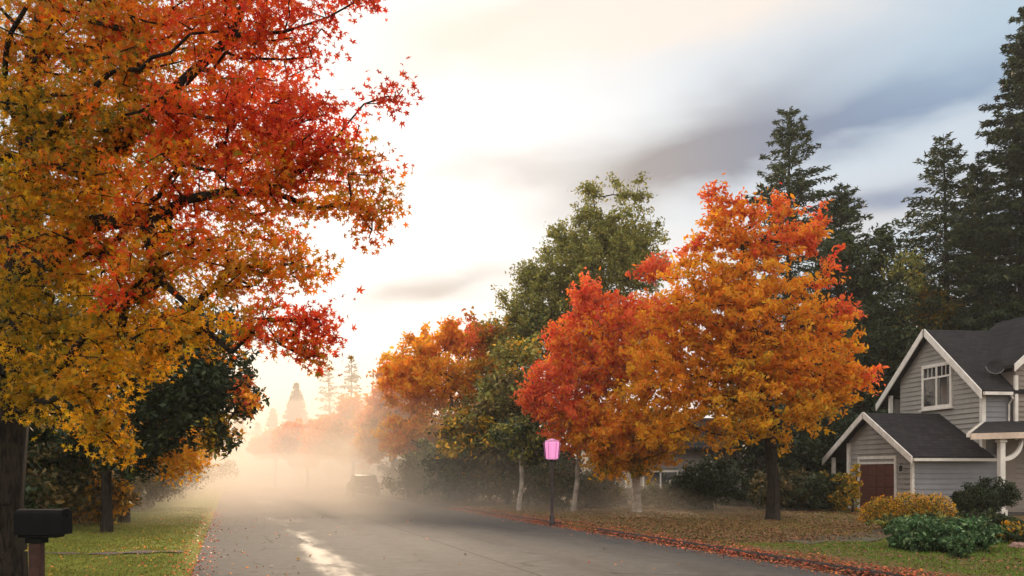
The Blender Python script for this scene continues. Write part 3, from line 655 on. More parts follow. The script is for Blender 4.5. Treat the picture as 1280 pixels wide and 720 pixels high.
# ------------------------------------------------------------------ the grey house
HO = np.array([15.3, 33.5, .05])
def siding_mat(name, col):
    m, n = new_mat(name); o = n.node('ShaderNodeTexCoord').outputs['Object']
    nz = n.noise(o, 1.1, 5, .6); n2 = n.noise(o, 14, 4, .7)
    c = n.mix(n.ss(nz, .25, .75), [v*.85 for v in col], [v*1.12 for v in col]); c = n.mix(n.ss(n2, .55, .8, 0, .25), c, [v*.5 for v in col])
    finish(n, n.node('ShaderNodeBsdfPrincipled', ins={'Base Color': c, 'Roughness': .7}).outputs[0]); return m
SIDING = siding_mat('grey_siding', (.31, .285, .25)); SIDING2 = siding_mat('blue_grey_siding', (.26, .255, .26)); TAUPE = siding_mat('taupe_siding', (.24, .19, .15))
TRIM = solid('cream_trim', (.74, .68, .60), .55, .12, 3, .1); TRIM_WARMLIT = solid('warm_lit_fascia', (.62, .47, .36), .6, .15, 3, .1)  # the fascia colour has the warm light on the trim painted in
DARKFIT = solid('dark_fittings', (.03, .025, .022), .9, .2)  # plain dark colour of the wall lantern, dish mast and feed arm
m, n = new_mat('roof_shingle'); o = n.node('ShaderNodeTexCoord').outputs['Object']; s3 = n.node('ShaderNodeSeparateXYZ', ins={0: o})
q = n.node('ShaderNodeCombineXYZ', ins={0: n.m('ADD', s3.outputs[0], n.m('MULTIPLY', s3.outputs[1], .35)), 1: n.m('MULTIPLY', s3.outputs[2], 1.6)}).outputs[0]
bk = n.node('ShaderNodeTexBrick', ins={'Vector': q, 'Color1': (.022, .020, .022, 1), 'Color2': (.040, .036, .037, 1), 'Mortar': (.012, .011, .011, 1), 'Scale': 1.0, 'Mortar Size': .012, 'Brick Width': .32, 'Row Height': .17})
c = n.mix(n.ss(n.noise(o, 1.2, 5, .6), .3, .7, 0, .5), bk.outputs[0], (.032, .030, .030))
b = n.node('ShaderNodeBsdfPrincipled', ins={'Base Color': c, 'Roughness': .95, 'Specular IOR Level': .08})
bn = n.node('ShaderNodeBump', ins={'Strength': .6, 'Distance': .02, 'Height': bk.outputs[1]}); bn.invert = True
n.l.new(bn.outputs[0], b.inputs['Normal']); finish(n, b.outputs[0]); SHINGLE = m
m, n = new_mat('window_glass'); b = n.node('ShaderNodeBsdfPrincipled', ins={'Base Color': (.03, .03, .033, 1), 'Roughness': .07, 'Specular IOR Level': .6}); finish(n, b.outputs[0]); GLASS = m
m, n = new_mat('garage_wood'); o = n.node('ShaderNodeTexCoord').outputs['Object']
mp = n.node('ShaderNodeMapping', ins={0: o}); mp.inputs['Scale'].default_value = (1, .6, 8)
c = n.mix(n.ss(n.noise(mp.outputs[0], 4, 6, .7), .3, .7), (.06, .018, .010), (.15, .042, .022))
finish(n, n.node('ShaderNodeBsdfPrincipled', ins={'Base Color': c, 'Roughness': .5}).outputs[0]); WOOD = m

house = empty('house', tuple(HO), math.radians(8), label='grey two storey house with white gable trim and a brown garage door', cat='house')
def lap(mb, poly, plane, at, out, holes=(), h=.20, z0=.0):
    """overlapping boards on an upright wall: poly = convex outline (s,z); plane 'y' -> wall at x=at spanning y, 'x' -> wall at y=at"""
    zmax = max(p[1] for p in poly); z = z0
    def span(zz):
        xs = []
        for (a, b) in zip(poly, poly[1:]+poly[:1]):
            if (a[1]-zz)*(b[1]-zz) < 0 or a[1] == zz:
                t = 0 if b[1] == a[1] else (zz-a[1])/(b[1]-a[1]); xs.append(a[0]+(b[0]-a[0])*t)
        return (min(xs), max(xs)) if len(xs) > 1 else None
    while z < zmax-.02:
        zt = min(z+h, zmax-.005); a, b = span(z+.003), span(zt-.003)
        if a and b:
            cuts = [(a[0], a[1], b[0], b[1])]
            for (h0, h1, hz0, hz1) in holes:
                if z < hz1-.02 and zt > hz0+.02:
                    new = []
                    for (p, q_, r, s_) in cuts:
                        if h0 > p and h0 < q_: new.append((p, h0, r, h0))
                        if h1 < q_ and h1 > p: new.append((h1, q_, h1, s_))
                        if h1 <= p or h0 >= q_: new.append((p, q_, r, s_))
                    cuts = new
            for (p, q_, r, s_) in cuts:
                def pt(s, zz, d): return (at+out*d, s, zz) if plane == 'y' else (s, at+out*d, zz)
                mb.hexa([pt(p, z, .0), pt(q_, z, .0), pt(q_, z, .034), pt(p, z, .052)], [pt(r, zt, .0), pt(s_, zt, .0), pt(s_, zt, .010), pt(r, zt, .010)])
        z += h
def slab(mb, quad, t):
    """roof plane: four corners of its top, thickness straight down"""
    mb.hexa([(p[0], p[1], p[2]-t) for p in quad], quad)
EV = .55
# garage wing: front wall at x=0, side wall at y=0
core = MB(); gp = [(0, 0), (4.85, 0), (4.85, 2.95), (3.02, 3.93), (0, 2.3)]
gwall = MB().prism([(.02, y_, z_) for y_, z_ in gp], (.14, 0, 0)); lap(gwall, gp, 'y', .02, -1, holes=[(1.14, 3.98, -1, 2.30)])
gwall.build('garage_wall', SIDING, house)
sw = MB().box((.16, .02, 0), (3.62, .16, 2.32)); lap(sw, [(0.0, 0), (3.64, 0), (3.64, 2.30), (0.0, 2.30)], 'x', .02, -1); sw.build('side_wall', SIDING2, house)
MB().box((.18, 4.72, 0), (6, 4.86, 2.9)).box((6, .2, 0), (6.14, 4.86, 2.9)).build('back_wall', SIDING, house)
def rz1(y_): return 4.1-EV*abs(y_-3.02)
r = MB(); slab(r, [(-.32, -.38, rz1(-.38)), (3.08, -.38, rz1(-.38)), (3.08, 3.02, 4.1), (-.32, 3.02, 4.1)], .10)
slab(r, [(-.32, 3.022, 4.1), (3.08, 3.022, 4.1), (3.08, 6.42, rz1(6.42)), (-.32, 6.42, rz1(6.42))], .10); r.build('lower_roof', SHINGLE, house)
def barge(name, x_, y0, z0, y1, z1, hgt=.24, th=.05, mat=TRIM, drop=.02):
    MB().hexa([(x_-th, y0, z0-hgt), (x_, y0, z0-hgt), (x_, y1, z1-hgt), (x_-th, y1, z1-hgt)], [(x_-th, y0, z0-drop+.05), (x_, y0, z0-drop+.05), (x_, y1, z1-drop+.05), (x_-th, y1, z1-drop+.05)]).build(name, mat, house)
barge('barge_board', -.322, -.42, rz1(-.42), 2.98, 4.1); barge('barge_board', -.322, 6.46, rz1(6.46), 3.06, 4.1)
MB().box((-.3, -.50, 2.06), (3.2, -.385, 2.17)).build('gutter', TRIM, house)
gd = MB().box((.0, 1.26, .05), (.05, 3.86, 1.97))
for i in range(4):
    for j in range(4): gd.box((-.02, 1.31+j*.64, .10+i*.47), (.001, 1.31+j*.64+.58, .10+i*.47+.41))
gdo = gd.build('garage_door', WOOD, house, bevel=.008)
MB().box((-.05, 1.14, .0), (.0, 1.258, 2.30)).box((-.05, 3.862, 0), (.0, 3.98, 2.30)).box((-.052, 1.26, 2.18), (.0, 3.86, 2.30)).box((-.045, 1.26, 1.975), (.0, 3.86, 2.06)).build('door_frame', TRIM, house)
MB().box((-.03, 1.262, 2.062), (.0, 3.858, 2.178)).build('door_header', SIDING, house)
MB().box((-.09, -.02, 0), (.015, .10, 2.32)).build('corner_board', TRIM, house)
MB().box((-.08, 4.62, 0), (.0, 4.82, 2.9)).build('corner_board', TRIM, house)
MB().box((-.14, 5.9, 0), (0, 6.04, 2.3)).build('porch_post', TRIM, house, bevel=.01)
ln = MB().tube([(-.05, .62, 1.95), (-.16, .62, 1.98)], .012, 6).tube([(-.16, .62, 1.98), (-.16, .62, 1.90)], .012, 6).tube([(-.16, .62, 1.90), (-.16, .62, 1.87), (-.16, .62, 1.70), (-.16, .62, 1.67)], [.03, .07, .055, .02], 8)
ln.build('wall_lantern', DARKFIT, house)
# upper storey: gable wall at x=3.1
def rz2(y_): return 7.72-.80*abs(y_-3.62)
up = [(.35, 2.2), (5.9, 2.2), (5.9, rz2(5.9)-.14), (3.62, 7.55), (.35, rz2(.35)-.14)]
uw = MB().prism([(3.12, y_, z_) for y_, z_ in up], (.14, 0, 0)); WIN = (2.18, 4.22, 4.32, 6.22)
lap(uw, up, 'y', 3.12, -1, holes=[WIN], z0=2.2); uw.build('upper_wall', SIDING, house)
MB().box((3.9, 5.9, 2.2), (4.04, 6.75, 5.1)).box((3.27, 5.76, 2.2), (9.5, 5.9, 5.6)).build('recessed_wall', SIDING2, house)
MB().box((2.98, 6.5, 2.1), (3.12, 6.66, 5.15)).build('balcony_post', TRIM, house)
su = MB().box((3.27, .35, 2.2), (4.3, .49, 4.75)); lap(su, [(3.12, 2.2), (4.2, 2.2), (4.2, 4.74), (3.12, 4.74)], 'x', .35, -1, z0=2.2); su.build('upper_side_wall', SIDING2, house)
r = MB(); slab(r, [(2.78, -.02, rz2(-.02)), (11.5, -.02, rz2(-.02)), (11.5, 3.62, 7.72), (2.78, 3.62, 7.72)], .12)
slab(r, [(2.78, 3.622, 7.72), (11.5, 3.622, 7.72), (11.5, 7.26, rz2(7.26)), (2.78, 7.26, rz2(7.26))], .12); r.build('upper_roof', SHINGLE, house)
barge('barge_board', 2.778, -.06, rz2(-.06), 3.56, 7.70, .30); barge('barge_board', 2.778, 7.30, rz2(7.30), 3.68, 7.70, .30)
MB().box((2.85, -.14, 4.62), (4.05, -.022, 4.74)).tube([(4.0, -.06, 4.64), (4.12, -.02, 4.5), (4.16, .24, 4.3), (4.16, .26, 3.0)], .04, 8).build('gutter', TRIM, house)
MB().box((3.04, .28, 2.4), (3.20, .44, 4.8)).build('corner_board', TRIM, house)
# the window: frame, muntins, panes, sill, curtains
wn_ = MB(); y0, y1, z0, z1 = WIN; x_ = 3.04
for a_, b_ in (((x_, y0, z0), (3.13, y0+.13, z1)), ((x_, y1-.13, z0), (3.13, y1, z1)), ((x_, y0+.13, z1-.14), (3.13, y1-.13, z1)), ((x_, y0+.13, z0), (3.13, y1-.13, z0+.14))): wn_.box(a_, b_)
ym = (y0+y1)/2; wn_.box((x_+.01, ym-.05, z0+.14), (3.13, ym+.05, z1-.14)).box((x_+.013, y0+.13, 5.60), (3.128, ym-.05, 5.68)).box((x_+.013, ym+.05, 5.60), (3.128, y1-.13, 5.68))
for yy in (y0+.13+.265, y0+.13+.53, ym+.05+.27, ym+.05+.55):
    wn_.box((x_+.02, yy-.014, 5.68), (3.125, yy+.014, z1-.14))
wo = wn_.build('window', TRIM, house, bevel=.006)
MB().box((3.085, y0+.1, z0+.1), (3.115, y1-.1, z1-.1)).build('pane', GLASS, wo)
MB().box((2.98, y0-.08, z0-.06), (3.11, y1+.08, z0+.002)).build('sill', TRIM, wo)
cu = MB()
for (a_, b_) in ((y0+.16, y0+.34), (ym+.08, ym+.2), (ym-.22, ym-.08)):
    k_ = 8
    for i in range(k_):
        t0, t1 = a_+(b_-a_)*i/k_, a_+(b_-a_)*(i+1)/k_
        cu.box((3.068+.012*(i % 2), t0, z0+.15), (3.080+.012*(i % 2)*.3, t1, 5.58))
cu.build('curtain', solid('curtain_cloth', (.22, .20, .18), .9, .2), wo)
# right cross wing with its own gable towards the viewer
cw = [(4.3, 0), (9.4, 0), (9.4, 5.7), (6.85, 8.0), (4.3, 5.75)]
c2 = MB().prism([(a_, .10, z_) for a_, z_ in cw], (0, .14, 0)); lap(c2, [(p[0], p[1]) for p in cw], 'x', .10, -1, z0=0)
c2.box((4.3, .24, 4.9), (4.44, 3.0, 5.6)); c2.build('wing_wall', TAUPE, house)
def rz3(x_): return 8.25-.86*abs(x_-6.85)
r = MB(); slab(r, [(4.0, -.3, rz3(4.0)), (6.85, -.3, 8.25), (6.85, 4.5, 8.25), (4.0, 4.5, rz3(4.0))], .12); slab(r, [(6.852, -.3, 8.25), (9.7, -.3, rz3(9.7)), (9.7, 4.5, rz3(9.7)), (6.852, 4.5, 8.25)], .12)
r.build('wing_roof', SHINGLE, house)
for xa, xb in ((3.96, 6.83), (9.74, 6.87)):
    MB().hexa([(xa, -.35, rz3(xa)-.26), (xb, -.35, 8.25-.26), (xb, -.302, 8.25-.26), (xa, -.302, rz3(xa)-.26)], [(xa, -.35, rz3(xa)+.03), (xb, -.35, 8.25+.03), (xb, -.302, 8.25+.03), (xa, -.302, rz3(xa)+.03)]).build('barge_board', TRIM, house)
MB().box((4.24, .0, 2.9), (4.37, .10, 5.4)).build('corner_board', TRIM, house)
MB().box((3.62, .04, 0), (4.3, .18, 3.0)).build('entry_wall', TAUPE, house)
MB().box((3.56, -.04, 0), (3.68, .04, 2.5)).build('corner_board', TRIM, house)
# porch roof, fascia, post and curved bracket
def pz(x_, y_): return 3.02+.03*(x_-.8)+.22*(y_+2.15)
q = [(.82, -2.15), (6.2, -2.15), (6.2, .06), (3.0, .06)]
pr = MB(); t_ = [(a_, b_, pz(a_, b_)+.02) for a_, b_ in q]; pr.hexa([(a_, b_, z_-.09) for a_, b_, z_ in t_], t_); pr.build('porch_roof', SHINGLE, house)
MB().hexa([(.80, -2.20, pz(.8, -2.2)-.20), (6.2, -2.20, pz(6.2, -2.2)-.20), (6.2, -2.152, pz(6.2, -2.2)-.20), (.80, -2.152, pz(.8, -2.2)-.20)],
          [(.80, -2.20, pz(.8, -2.2)+.02), (6.2, -2.20, pz(6.2, -2.2)+.02), (6.2, -2.152, pz(6.2, -2.2)+.02), (.80, -2.152, pz(.8, -2.2)+.02)]).build('fascia', TRIM_WARMLIT, house)
eg = MB()
for i in range(9):
    f0 = i/9; a_ = np.array([.80, -2.15])*(1-f0)+np.array([3.0, .06])*f0; d_ = np.array([-.70, .70])*.02
    p_ = a_+np.array([-.09, .09]); e_ = a_+np.array([.245, .246])
    zz = pz(*a_)+.02; eg.hexa([(p_[0], p_[1], zz-.14), (a_[0], a_[1], zz-.14), (e_[0], e_[1], zz-.14), (e_[0]-.09, e_[1]+.09, zz-.14)], [(p_[0], p_[1], zz+.02), (a_[0], a_[1], zz+.02), (e_[0], e_[1], zz+.02), (e_[0]-.09, e_[1]+.09, zz+.02)])
eg.build('hip_edge', TRIM, house)
MB().box((2.12, -1.98, 0), (2.32, -1.78, 2.88)).box((2.07, -2.03, 0), (2.37, -1.73, .28)).box((2.08, -2.02, 2.72), (2.36, -1.74, 2.82)).build('porch_post', TRIM, house, bevel=.012)
bk_ = MB(); cpts = [(2.32+.75*math.sin(a_), -1.88, 2.1+.75*(1-math.cos(a_))) for a_ in np.linspace(0, math.pi/2, 9)]
for a_, b_ in zip(cpts[:-1], cpts[1:]): bk_.hexa([(a_[0], -1.94, a_[2]-.05), (b_[0], -1.94, b_[2]-.05), (b_[0], -1.82, b_[2]-.05), (a_[0], -1.82, a_[2]-.05)], [(a_[0]-.04, -1.94, a_[2]+.09), (b_[0]-.04, -1.94, b_[2]+.09), (b_[0]-.04, -1.82, b_[2]+.09), (a_[0]-.04, -1.82, a_[2]+.09)])
bk_.build('bracket', TRIM, house)
MB().box((1.2, -2.0, -.2), (6.2, .0, .1)).build('porch_floor', CONC, house)
MB().box((11.2, .5, 0), (11.34, 6.7, 5)).box((3.3, 6.6, 0), (11.3, 6.74, 5)).build('rear_wall', SIDING, house)
# satellite dish on the roof slope
dz = rz2(.75)
dish = empty('satellite_dish', tuple(HO+np.array([math.cos(math.radians(8))*3.75-math.sin(math.radians(8))*.75, math.sin(math.radians(8))*3.75+math.cos(math.radians(8))*.75, dz])), math.radians(8),
             label='dark round satellite dish on the slope of the grey house roof', cat='satellite dish')
mb = MB(); R_ = .33; ctr = Vector((0, -.22, .34)); ax_ = Vector((-.30, -.9, .30)).normalized(); e1 = ax_.cross(Vector((0, 0, 1))).normalized(); e2 = e1.cross(ax_)
rings = []; 
for off in (0, .012):
    for i in range(6):
        rr = R_*i/5
        for j in range(28):
            t = 2*math.pi*j/28; rings.append(ctr+e1*rr*math.cos(t)+e2*rr*.92*math.sin(t)+ax_*(.16*(rr/R_)**2-.08-off))
fs = []
for o_ in (0, 168):
    fs += [(o_+i*28+j, o_+i*28+(j+1) % 28, o_+(i+1)*28+(j+1) % 28, o_+(i+1)*28+j) for i in range(5) for j in range(28)]
fs += [(140+j, 140+(j+1) % 28, 308+(j+1) % 28, 308+j) for j in range(28)]
mb.add(rings, fs); mb.build('reflector', solid('dish_grey', (.02, .02, .021), .8, .2), dish, smooth=True)
mb = MB(); rim = [ctr+e1*R_*1.01*math.cos(t)+e2*R_*.93*math.sin(t)+ax_*.08 for t in np.linspace(math.pi, 2*math.pi, 20)]; mb.tube(rim, .012, 6); mb.build('rim', solid('dish_rim', (.25, .24, .23), .6, .1), dish)
MB().tube([ctr-ax_*.08, ctr-ax_*.2, Vector((0, 0, -.02))], .022, 8).tube([Vector((0, 0, .0)), Vector((.16, .15, .1))], .015, 6).build('mast', DARKFIT, dish)
f_ = ctr+ax_*.42-e2*.12
MB().tube([ctr-e2*R_*.9+ax_*.06, f_], .012, 6).tube([f_, f_+Vector((0, 0, .09))], .03, 8).build('feed_arm', DARKFIT, dish)

# ------------------------------------------------------------------ the low house far behind the street trees
Yh = 45.5
hb = P(850, 600, Yh); hb[2] = .1
low = empty('house', tuple(hb), label='low pale house half hidden behind dark shrubs under the street maples', cat='house')
def lx(px): return (px-640)/F*Yh-hb[0]
def lz(py): return CAMZ-(py-HZ)/F*Yh-hb[2]
LW = siding_mat('pale_siding', (.25, .24, .22))
wl = MB().box((lx(735), .02, 0), (lx(925), .2, 2.9)); lap(wl, [(lx(735), 0), (lx(925), 0), (lx(925), 2.85), (lx(735), 2.85)], 'x', .02, -1, holes=[(lx(757), lx(783), lz(613), lz(588)), (lx(803), lx(848), lz(613), lz(588))])
wl.build('wall', LW, low)
for a_, b_ in ((757, 783), (803, 848)):
    z0, z1 = lz(613), lz(588); f = MB()
    f.box((lx(a_), -.06, z0), (lx(b_), .03, z0+.09)).box((lx(a_), -.06, z1-.09), (lx(b_), .03, z1)).box((lx(a_), -.06, z0+.09), (lx(a_)+.09, .03, z1-.09)).box((lx(b_)-.09, -.06, z0+.09), (lx(b_), .03, z1-.09))
    mm = (lx(a_)+lx(b_))/2; f.box((mm-.04, -.05, z0+.09), (mm+.04, .03, z1-.09)); fo = f.build('window', TRIM, low)
    MB().box((lx(a_)+.08, -.02, z0+.08), (lx(b_)-.08, .015, z1-.08)).build('pane', GLASS, fo)
r = MB(); slab(r, [(lx(725), -.7, 2.85), (lx(975), -.7, 2.85), (lx(975), 3.4, 4.6), (lx(725), 3.4, 4.6)], .12); slab(r, [(lx(725), 3.402, 4.6), (lx(975), 3.402, 4.6), (lx(975), 7.5, 2.85), (lx(725), 7.5, 2.85)], .12); r.build('roof', SHINGLE, low)
ww = MB().box((lx(925), -1.3, 0), (lx(962), .4, 2.7)); ww.build('bay_wall', siding_mat('tan_siding', (.36, .31, .26)), low)
MB().box((lx(921), -1.42, 2.7), (lx(966), .4, 2.84)).build('bay_roof', SHINGLE, low)
MB().box((lx(932), -.3, 2.85), (lx(952), .3, 4.3)).box((lx(930), -.36, 4.3), (lx(954), .36, 4.42)).build('chimney', solid('chimney_render', (.36, .33, .29), .9, .2), low)
MB().box((lx(735), .2, 0), (lx(735)+.15, 6.8, 2.9)).box((lx(970), .2, 0), (lx(970)+.15, 6.8, 2.9)).box((lx(735), 6.8, 0), (lx(970)+.15, 6.95, 2.9)).build('wall', LW, low)

# ------------------------------------------------------------------ garden plants round the house
def gpt(px, Y, z=.08): return lift(P(px, 600, Y), z)
BN = NEEDLE
shrub('rose_bush', 'glossy green leafy bush at the front of the house garden, biggest and nearest', 'bush', gpt(1180, 17.6), 1.15, .74, 'e', 701, 12000, .055, 300, flat=.7, lumps=14, up=.1)
shrub('rose_bush', 'small pale green leafy plant at the left end of the big glossy bush', 'bush', gpt(1124, 18.2), .40, .66, 'ee', 702, 5000, .045, 90)
shrub('rose_bush', 'small green plant standing in front of the big glossy bush', 'bush', gpt(1200, 16.2), .26, .46, 'e', 703, 3200, .038, 60)
shrub('shrub', 'rounded dark evergreen shrub hiding the foot of the porch post', 'shrub', gpt(1238, 30.4), 1.0, 1.38, 'k', 704, 14000, .05, 220)
shrub('shrub', 'smaller dark shrub touching the left of the rounded evergreen one', 'shrub', gpt(1209, 30.8), .55, .95, 'kd', 705, 7000, .05, 120)
shrub('hosta', 'low olive ground plant between the yellow flowers and the glossy bush', 'plant', gpt(1150, 23.5), 1.7, .5, 'dm', 706, 8000, .06, 140, flat=.6)
shrub('shrub', 'low leafy dark plant right of the glossy bush near the corner of the picture', 'shrub', gpt(1268, 19.5), 1.0, .5, 'dkv', 707, 9000, .055, 140)
shrub('shrub', 'low green plant below the rounded evergreen shrub', 'shrub', gpt(1222, 23.5), 1.5, .55, 'dk', 708, 9000, .055, 140, flat=.6)
shrub('climbing_plant', 'pale speckled climber hugging the left jamb of the garage door', 'plant', gpt(1066, 34.3), .38, 1.9, 'yvm', 709, 3500, .05, 70, flat=.6)
shrub('shrub', 'yellowish green shrub at the left corner of the garage', 'shrub', gpt(1050, 35.5), .85, 1.7, 'dmv', 710, 7000, .07, 110)
for i, (px, Y, r, h, lab) in enumerate([(1106, 27.6, .8, .85, 'yellow flowering clump, left one in front of the garage door'), (1137, 27.0, .85, 1.0, 'orange yellow flowering clump in the middle of the three'),
                                        (1166, 26.4, .8, .95, 'brightest orange flowering clump, right one of the three')]):
    rg = np.random.default_rng(800+i); b = gpt(px, Y); root = empty('flower_clump', tuple(b), label=lab, cat='flowers', group='flower clumps by the garage')
    n_ = 6000; u = unit(rg.normal(size=(n_, 3))); u[:, 2] = np.abs(u[:, 2]); p = u*rg.uniform(size=(n_, 1))**.4*[r, r*.8, h]
    leaves_mesh('foliage', p, .05*rg.uniform(.6, 1.3, n_), pick('dv', n_, rg), NARROW, NEEDLE, root, rg, .2)
    n_ = 520; u = unit(rg.normal(size=(n_, 3))); u[:, 2] = np.abs(u[:, 2]); p = u*[r, r*.8, h]*rg.uniform(.92, 1.08, (n_, 1))
    col = np.array([(.80, .40, .02), (.80, .28, .015), (.75, .5, .03)])[rg.integers(0, 3, n_)]*rg.uniform(.7, 1, (n_, 1))
    leaves_mesh('blossom', p, .05*rg.uniform(.6, 1.3, n_), col, STAR, LEAF, root, rg, 1.0)

# ------------------------------------------------------------------ stepping stones and a pinkish rock by the garden
def rock(label, loc, r, seed, col, grp=None):
    rg = np.random.default_rng(seed); mb = MB(); vs = []; k1, k2 = 10, 6
    for i in range(k2+1):
        ph = math.pi*i/k2
        for j in range(k1):
            t = 2*math.pi*j/k1; d = 1+.18*math.sin(3*t+seed)+.12*math.sin(5*ph+2*t); vs.append((r*d*math.cos(t)*math.sin(ph), r*.8*d*math.sin(t)*math.sin(ph), r*.5*math.cos(ph)*d+r*.3))
    mb.add(vs, [(i*k1+j, (i+1)*k1+j, (i+1)*k1+(j+1) % k1, i*k1+(j+1) % k1) for i in range(k2) for j in range(k1)])
    o = mb.build('rock', solid('stone', col, .9, .3, 4, .5)); o.location = loc; tag(o, label, 'rock', grp); return o
rock('tan boulder beside the low dark plants at the right edge of the garden', tuple(gpt(1262, 20, .1)), .2, 5, (.28, .20, .15))
rock('flat reddish stone in front of the tan boulder near the right edge', tuple(gpt(1273, 18.3, .1)), .17, 7, (.30, .17, .13))

# ------------------------------------------------------------------ street lamp with a pink lantern
pb = road(NRIGHT+.12, 0)
Yl = 27.6; lb = P(690, 600, Yl); lb[2] = .12
lamp = empty('street_lamp', tuple(lb), label='slim dark post carrying a pink lantern at the right kerb', cat='street lamp')
IRON = solid('dark_iron', (.035, .02, .022), .5, .3, 10, .2)
MB().tube([(0, 0, -.1), (0, 0, .02), (0, 0, .04), (0, 0, .22), (0, 0, .26), (0, 0, 1.85), (0, 0, 1.92)], [.11, .11, .085, .07, .045, .038, .032], 12).build('pole', IRON, lamp)
MB().tube([(0, 0, 1.90), (0, 0, 1.93), (0, 0, 1.97)], [.05, .085, .13], 14).build('collar', IRON, lamp)
m, n = new_mat('pink_glass')
b = n.node('ShaderNodeBsdfPrincipled', ins={'Base Color': (.82, .30, .58, 1), 'Roughness': .3, 'Emission Color': (.9, .32, .62, 1), 'Emission Strength': .35})
finish(n, b.outputs[0]); PINK = m
MB().tube([(0, 0, 1.972), (0, 0, 2.0), (0, 0, 2.50), (0, 0, 2.53)], [.14, .205, .255, .24], 6).build('lantern_glass', PINK, lamp)
MB().tube([(0, 0, 2.532), (0, 0, 2.56), (0, 0, 2.60), (0, 0, 2.63)], [.255, .255, .10, .03], 6).build('lantern_cap', solid('pink_paint', (.60, .22, .42), .5, .1), lamp)
fb = MB()
for j in range(6):
    t = 2*math.pi*j/6; fb.tube([(.208*math.cos(t), .208*math.sin(t), 2.0), (.258*math.cos(t), .258*math.sin(t), 2.5)], .009, 5)
fb.build('lantern_frame', solid('rose_paint', (.55, .20, .40), .4, .1), lamp)

# ------------------------------------------------------------------ mailbox
mbx = P(54.5, 600, 8.5); mbx[2] = .08
box_ = empty('mailbox', tuple(mbx), math.radians(2), label='black mailbox on a reddish wooden post under the big maple', cat='mailbox')
BLACK = solid('black_enamel', (.004, .004, .0045), .7, .4, 9, .1, spec=.10)
zc, hw, hh_ = 1.02, .11, .175
def tun(x0, x1, g=0.0):
    lp = [(-hw-g, zc), (hw+g, zc)]+[((hw+g)*math.cos(t), zc+hh_+(hw*.62+g)*abs(math.sin(t))**.6) for t in np.linspace(0, math.pi, 13)]
    return MB().prism([(x0, y_, z_) for y_, z_ in lp], (x1-x0, 0, 0))
tun(-.23, .20).build('body', BLACK, box_, bevel=.004)
d_ = tun(.202, .222, .006).build('door', BLACK, box_, bevel=.003); MB().box((.222, -.02, zc+.17), (.236, .02, zc+.20)).build('handle', BLACK, d_)
MB().box((-.10, -.118, zc+.10), (.06, -.112, zc+.13)).box((-.10, -.118, zc+.13), (-.07, -.112, zc+.19)).build('flag', BLACK, box_)
MB().box((-.20, -.09, zc-.03), (.16, .09, zc-.002)).box((-.15, -.06, zc-.085), (.02, .06, zc-.032)).build('mounting_board', BLACK, box_, bevel=.004)
MB().box((-.12, -.05, -.2), (-.01, .05, zc-.087)).build('post', solid('red_brown_post', (.045, .016, .012), .85, .4, 12, .5), box_, bevel=.006)

# ------------------------------------------------------------------ parked car in the mist
cl, cn = 60.0, 8.6
cb = road(cn, cl, .03)
car = empty('parked_car', tuple(cb), RA, label='dark car parked at the right kerb, half swallowed by mist', cat='car')
PAINT = solid('car_paint', (.02, .018, .018), .5, .1, spec=.2); TYRE = solid('tyre', (.012, .012, .012), .9, .2); CHROME = solid('wheel_metal', (.35, .35, .36), .35, .1, metal=.8)
# local frame: +y ahead along the road, tail towards the viewer
prof = [(-2.2, .32), (-2.25, .55), (-2.22, .92), (-2.12, 1.0), (2.0, .96), (2.2, .8), (2.25, .5), (2.15, .3)]
def loft(secs):
    """secs: list of (y, half width, z low, z high)"""
    mb = MB(); vs = []
    for (y_, hw_, zl, zh) in secs:
        vs += [(-hw_, y_, zl), (hw_, y_, zl), (hw_, y_, zl+(zh-zl)*.6), (hw_*.93, y_, zh), (-hw_*.93, y_, zh), (-hw_, y_, zl+(zh-zl)*.6)]
    n_ = len(secs); fs = [(i*6+j, i*6+(j+1) % 6, (i+1)*6+(j+1) % 6, (i+1)*6+j) for i in range(n_-1) for j in range(6)]+[(5, 4, 3, 2, 1, 0), tuple((n_-1)*6+j for j in range(6))]
    mb.add(vs, fs); return mb
loft([(-2.22, .80, .42, .90), (-2.1, .88, .30, 1.0), (-1.2, .91, .25, 1.02), (0, .92, .25, 1.0), (1.0, .91, .25, .98), (1.8, .88, .28, .88), (2.2, .74, .40, .70)]).build('body', PAINT, car, bevel=.03)
loft([(-1.95, .74, .98, 1.08), (-1.6, .74, .98, 1.42), (-.9, .73, .98, 1.5), (.2, .72, .98, 1.46), (1.05, .76, .96, 1.02)]).build('cabin', PAINT, car, bevel=.03)
gl = solid('car_glass', (.02, .022, .025), .5, .1, spec=.15)
MB().hexa([(-.62, -1.965, 1.06), (.62, -1.965, 1.06), (.58, -1.64, 1.40), (-.58, -1.64, 1.40)], [(-.62, -1.955, 1.10), (.62, -1.955, 1.10), (.58, -1.66, 1.42), (-.58, -1.66, 1.42)]).build('rear_window', gl, car)
for s in (-1, 1):
    MB().hexa([(s*.735, -1.45, 1.04), (s*.735, .75, 1.04), (s*.765, .75, 1.04), (s*.765, -1.45, 1.04)], [(s*.70, -1.3, 1.38), (s*.70, .15, 1.38), (s*.725, .15, 1.38), (s*.725, -1.3, 1.38)]).build('side_window', gl, car)
    MB().box((s*.80-.09, -2.26, .66), (s*.80+.03, -2.16, .86)).build('taillight', solid('tail_red', (.25, .02, .02), .3, .1), car, bevel=.01)
    for yy in (-1.38, 1.38):
        wh = MB().tube([(s*.70, yy, .31), (s*.72, yy, .31), (s*.90, yy, .31), (s*.92, yy, .31)], [.27, .31, .31, .28], 20).build('wheel', TYRE, car)
        MB().tube([(s*.905, yy, .31), (s*.93, yy, .31)], [.19, .17], 12).build('rim', CHROME, wh)
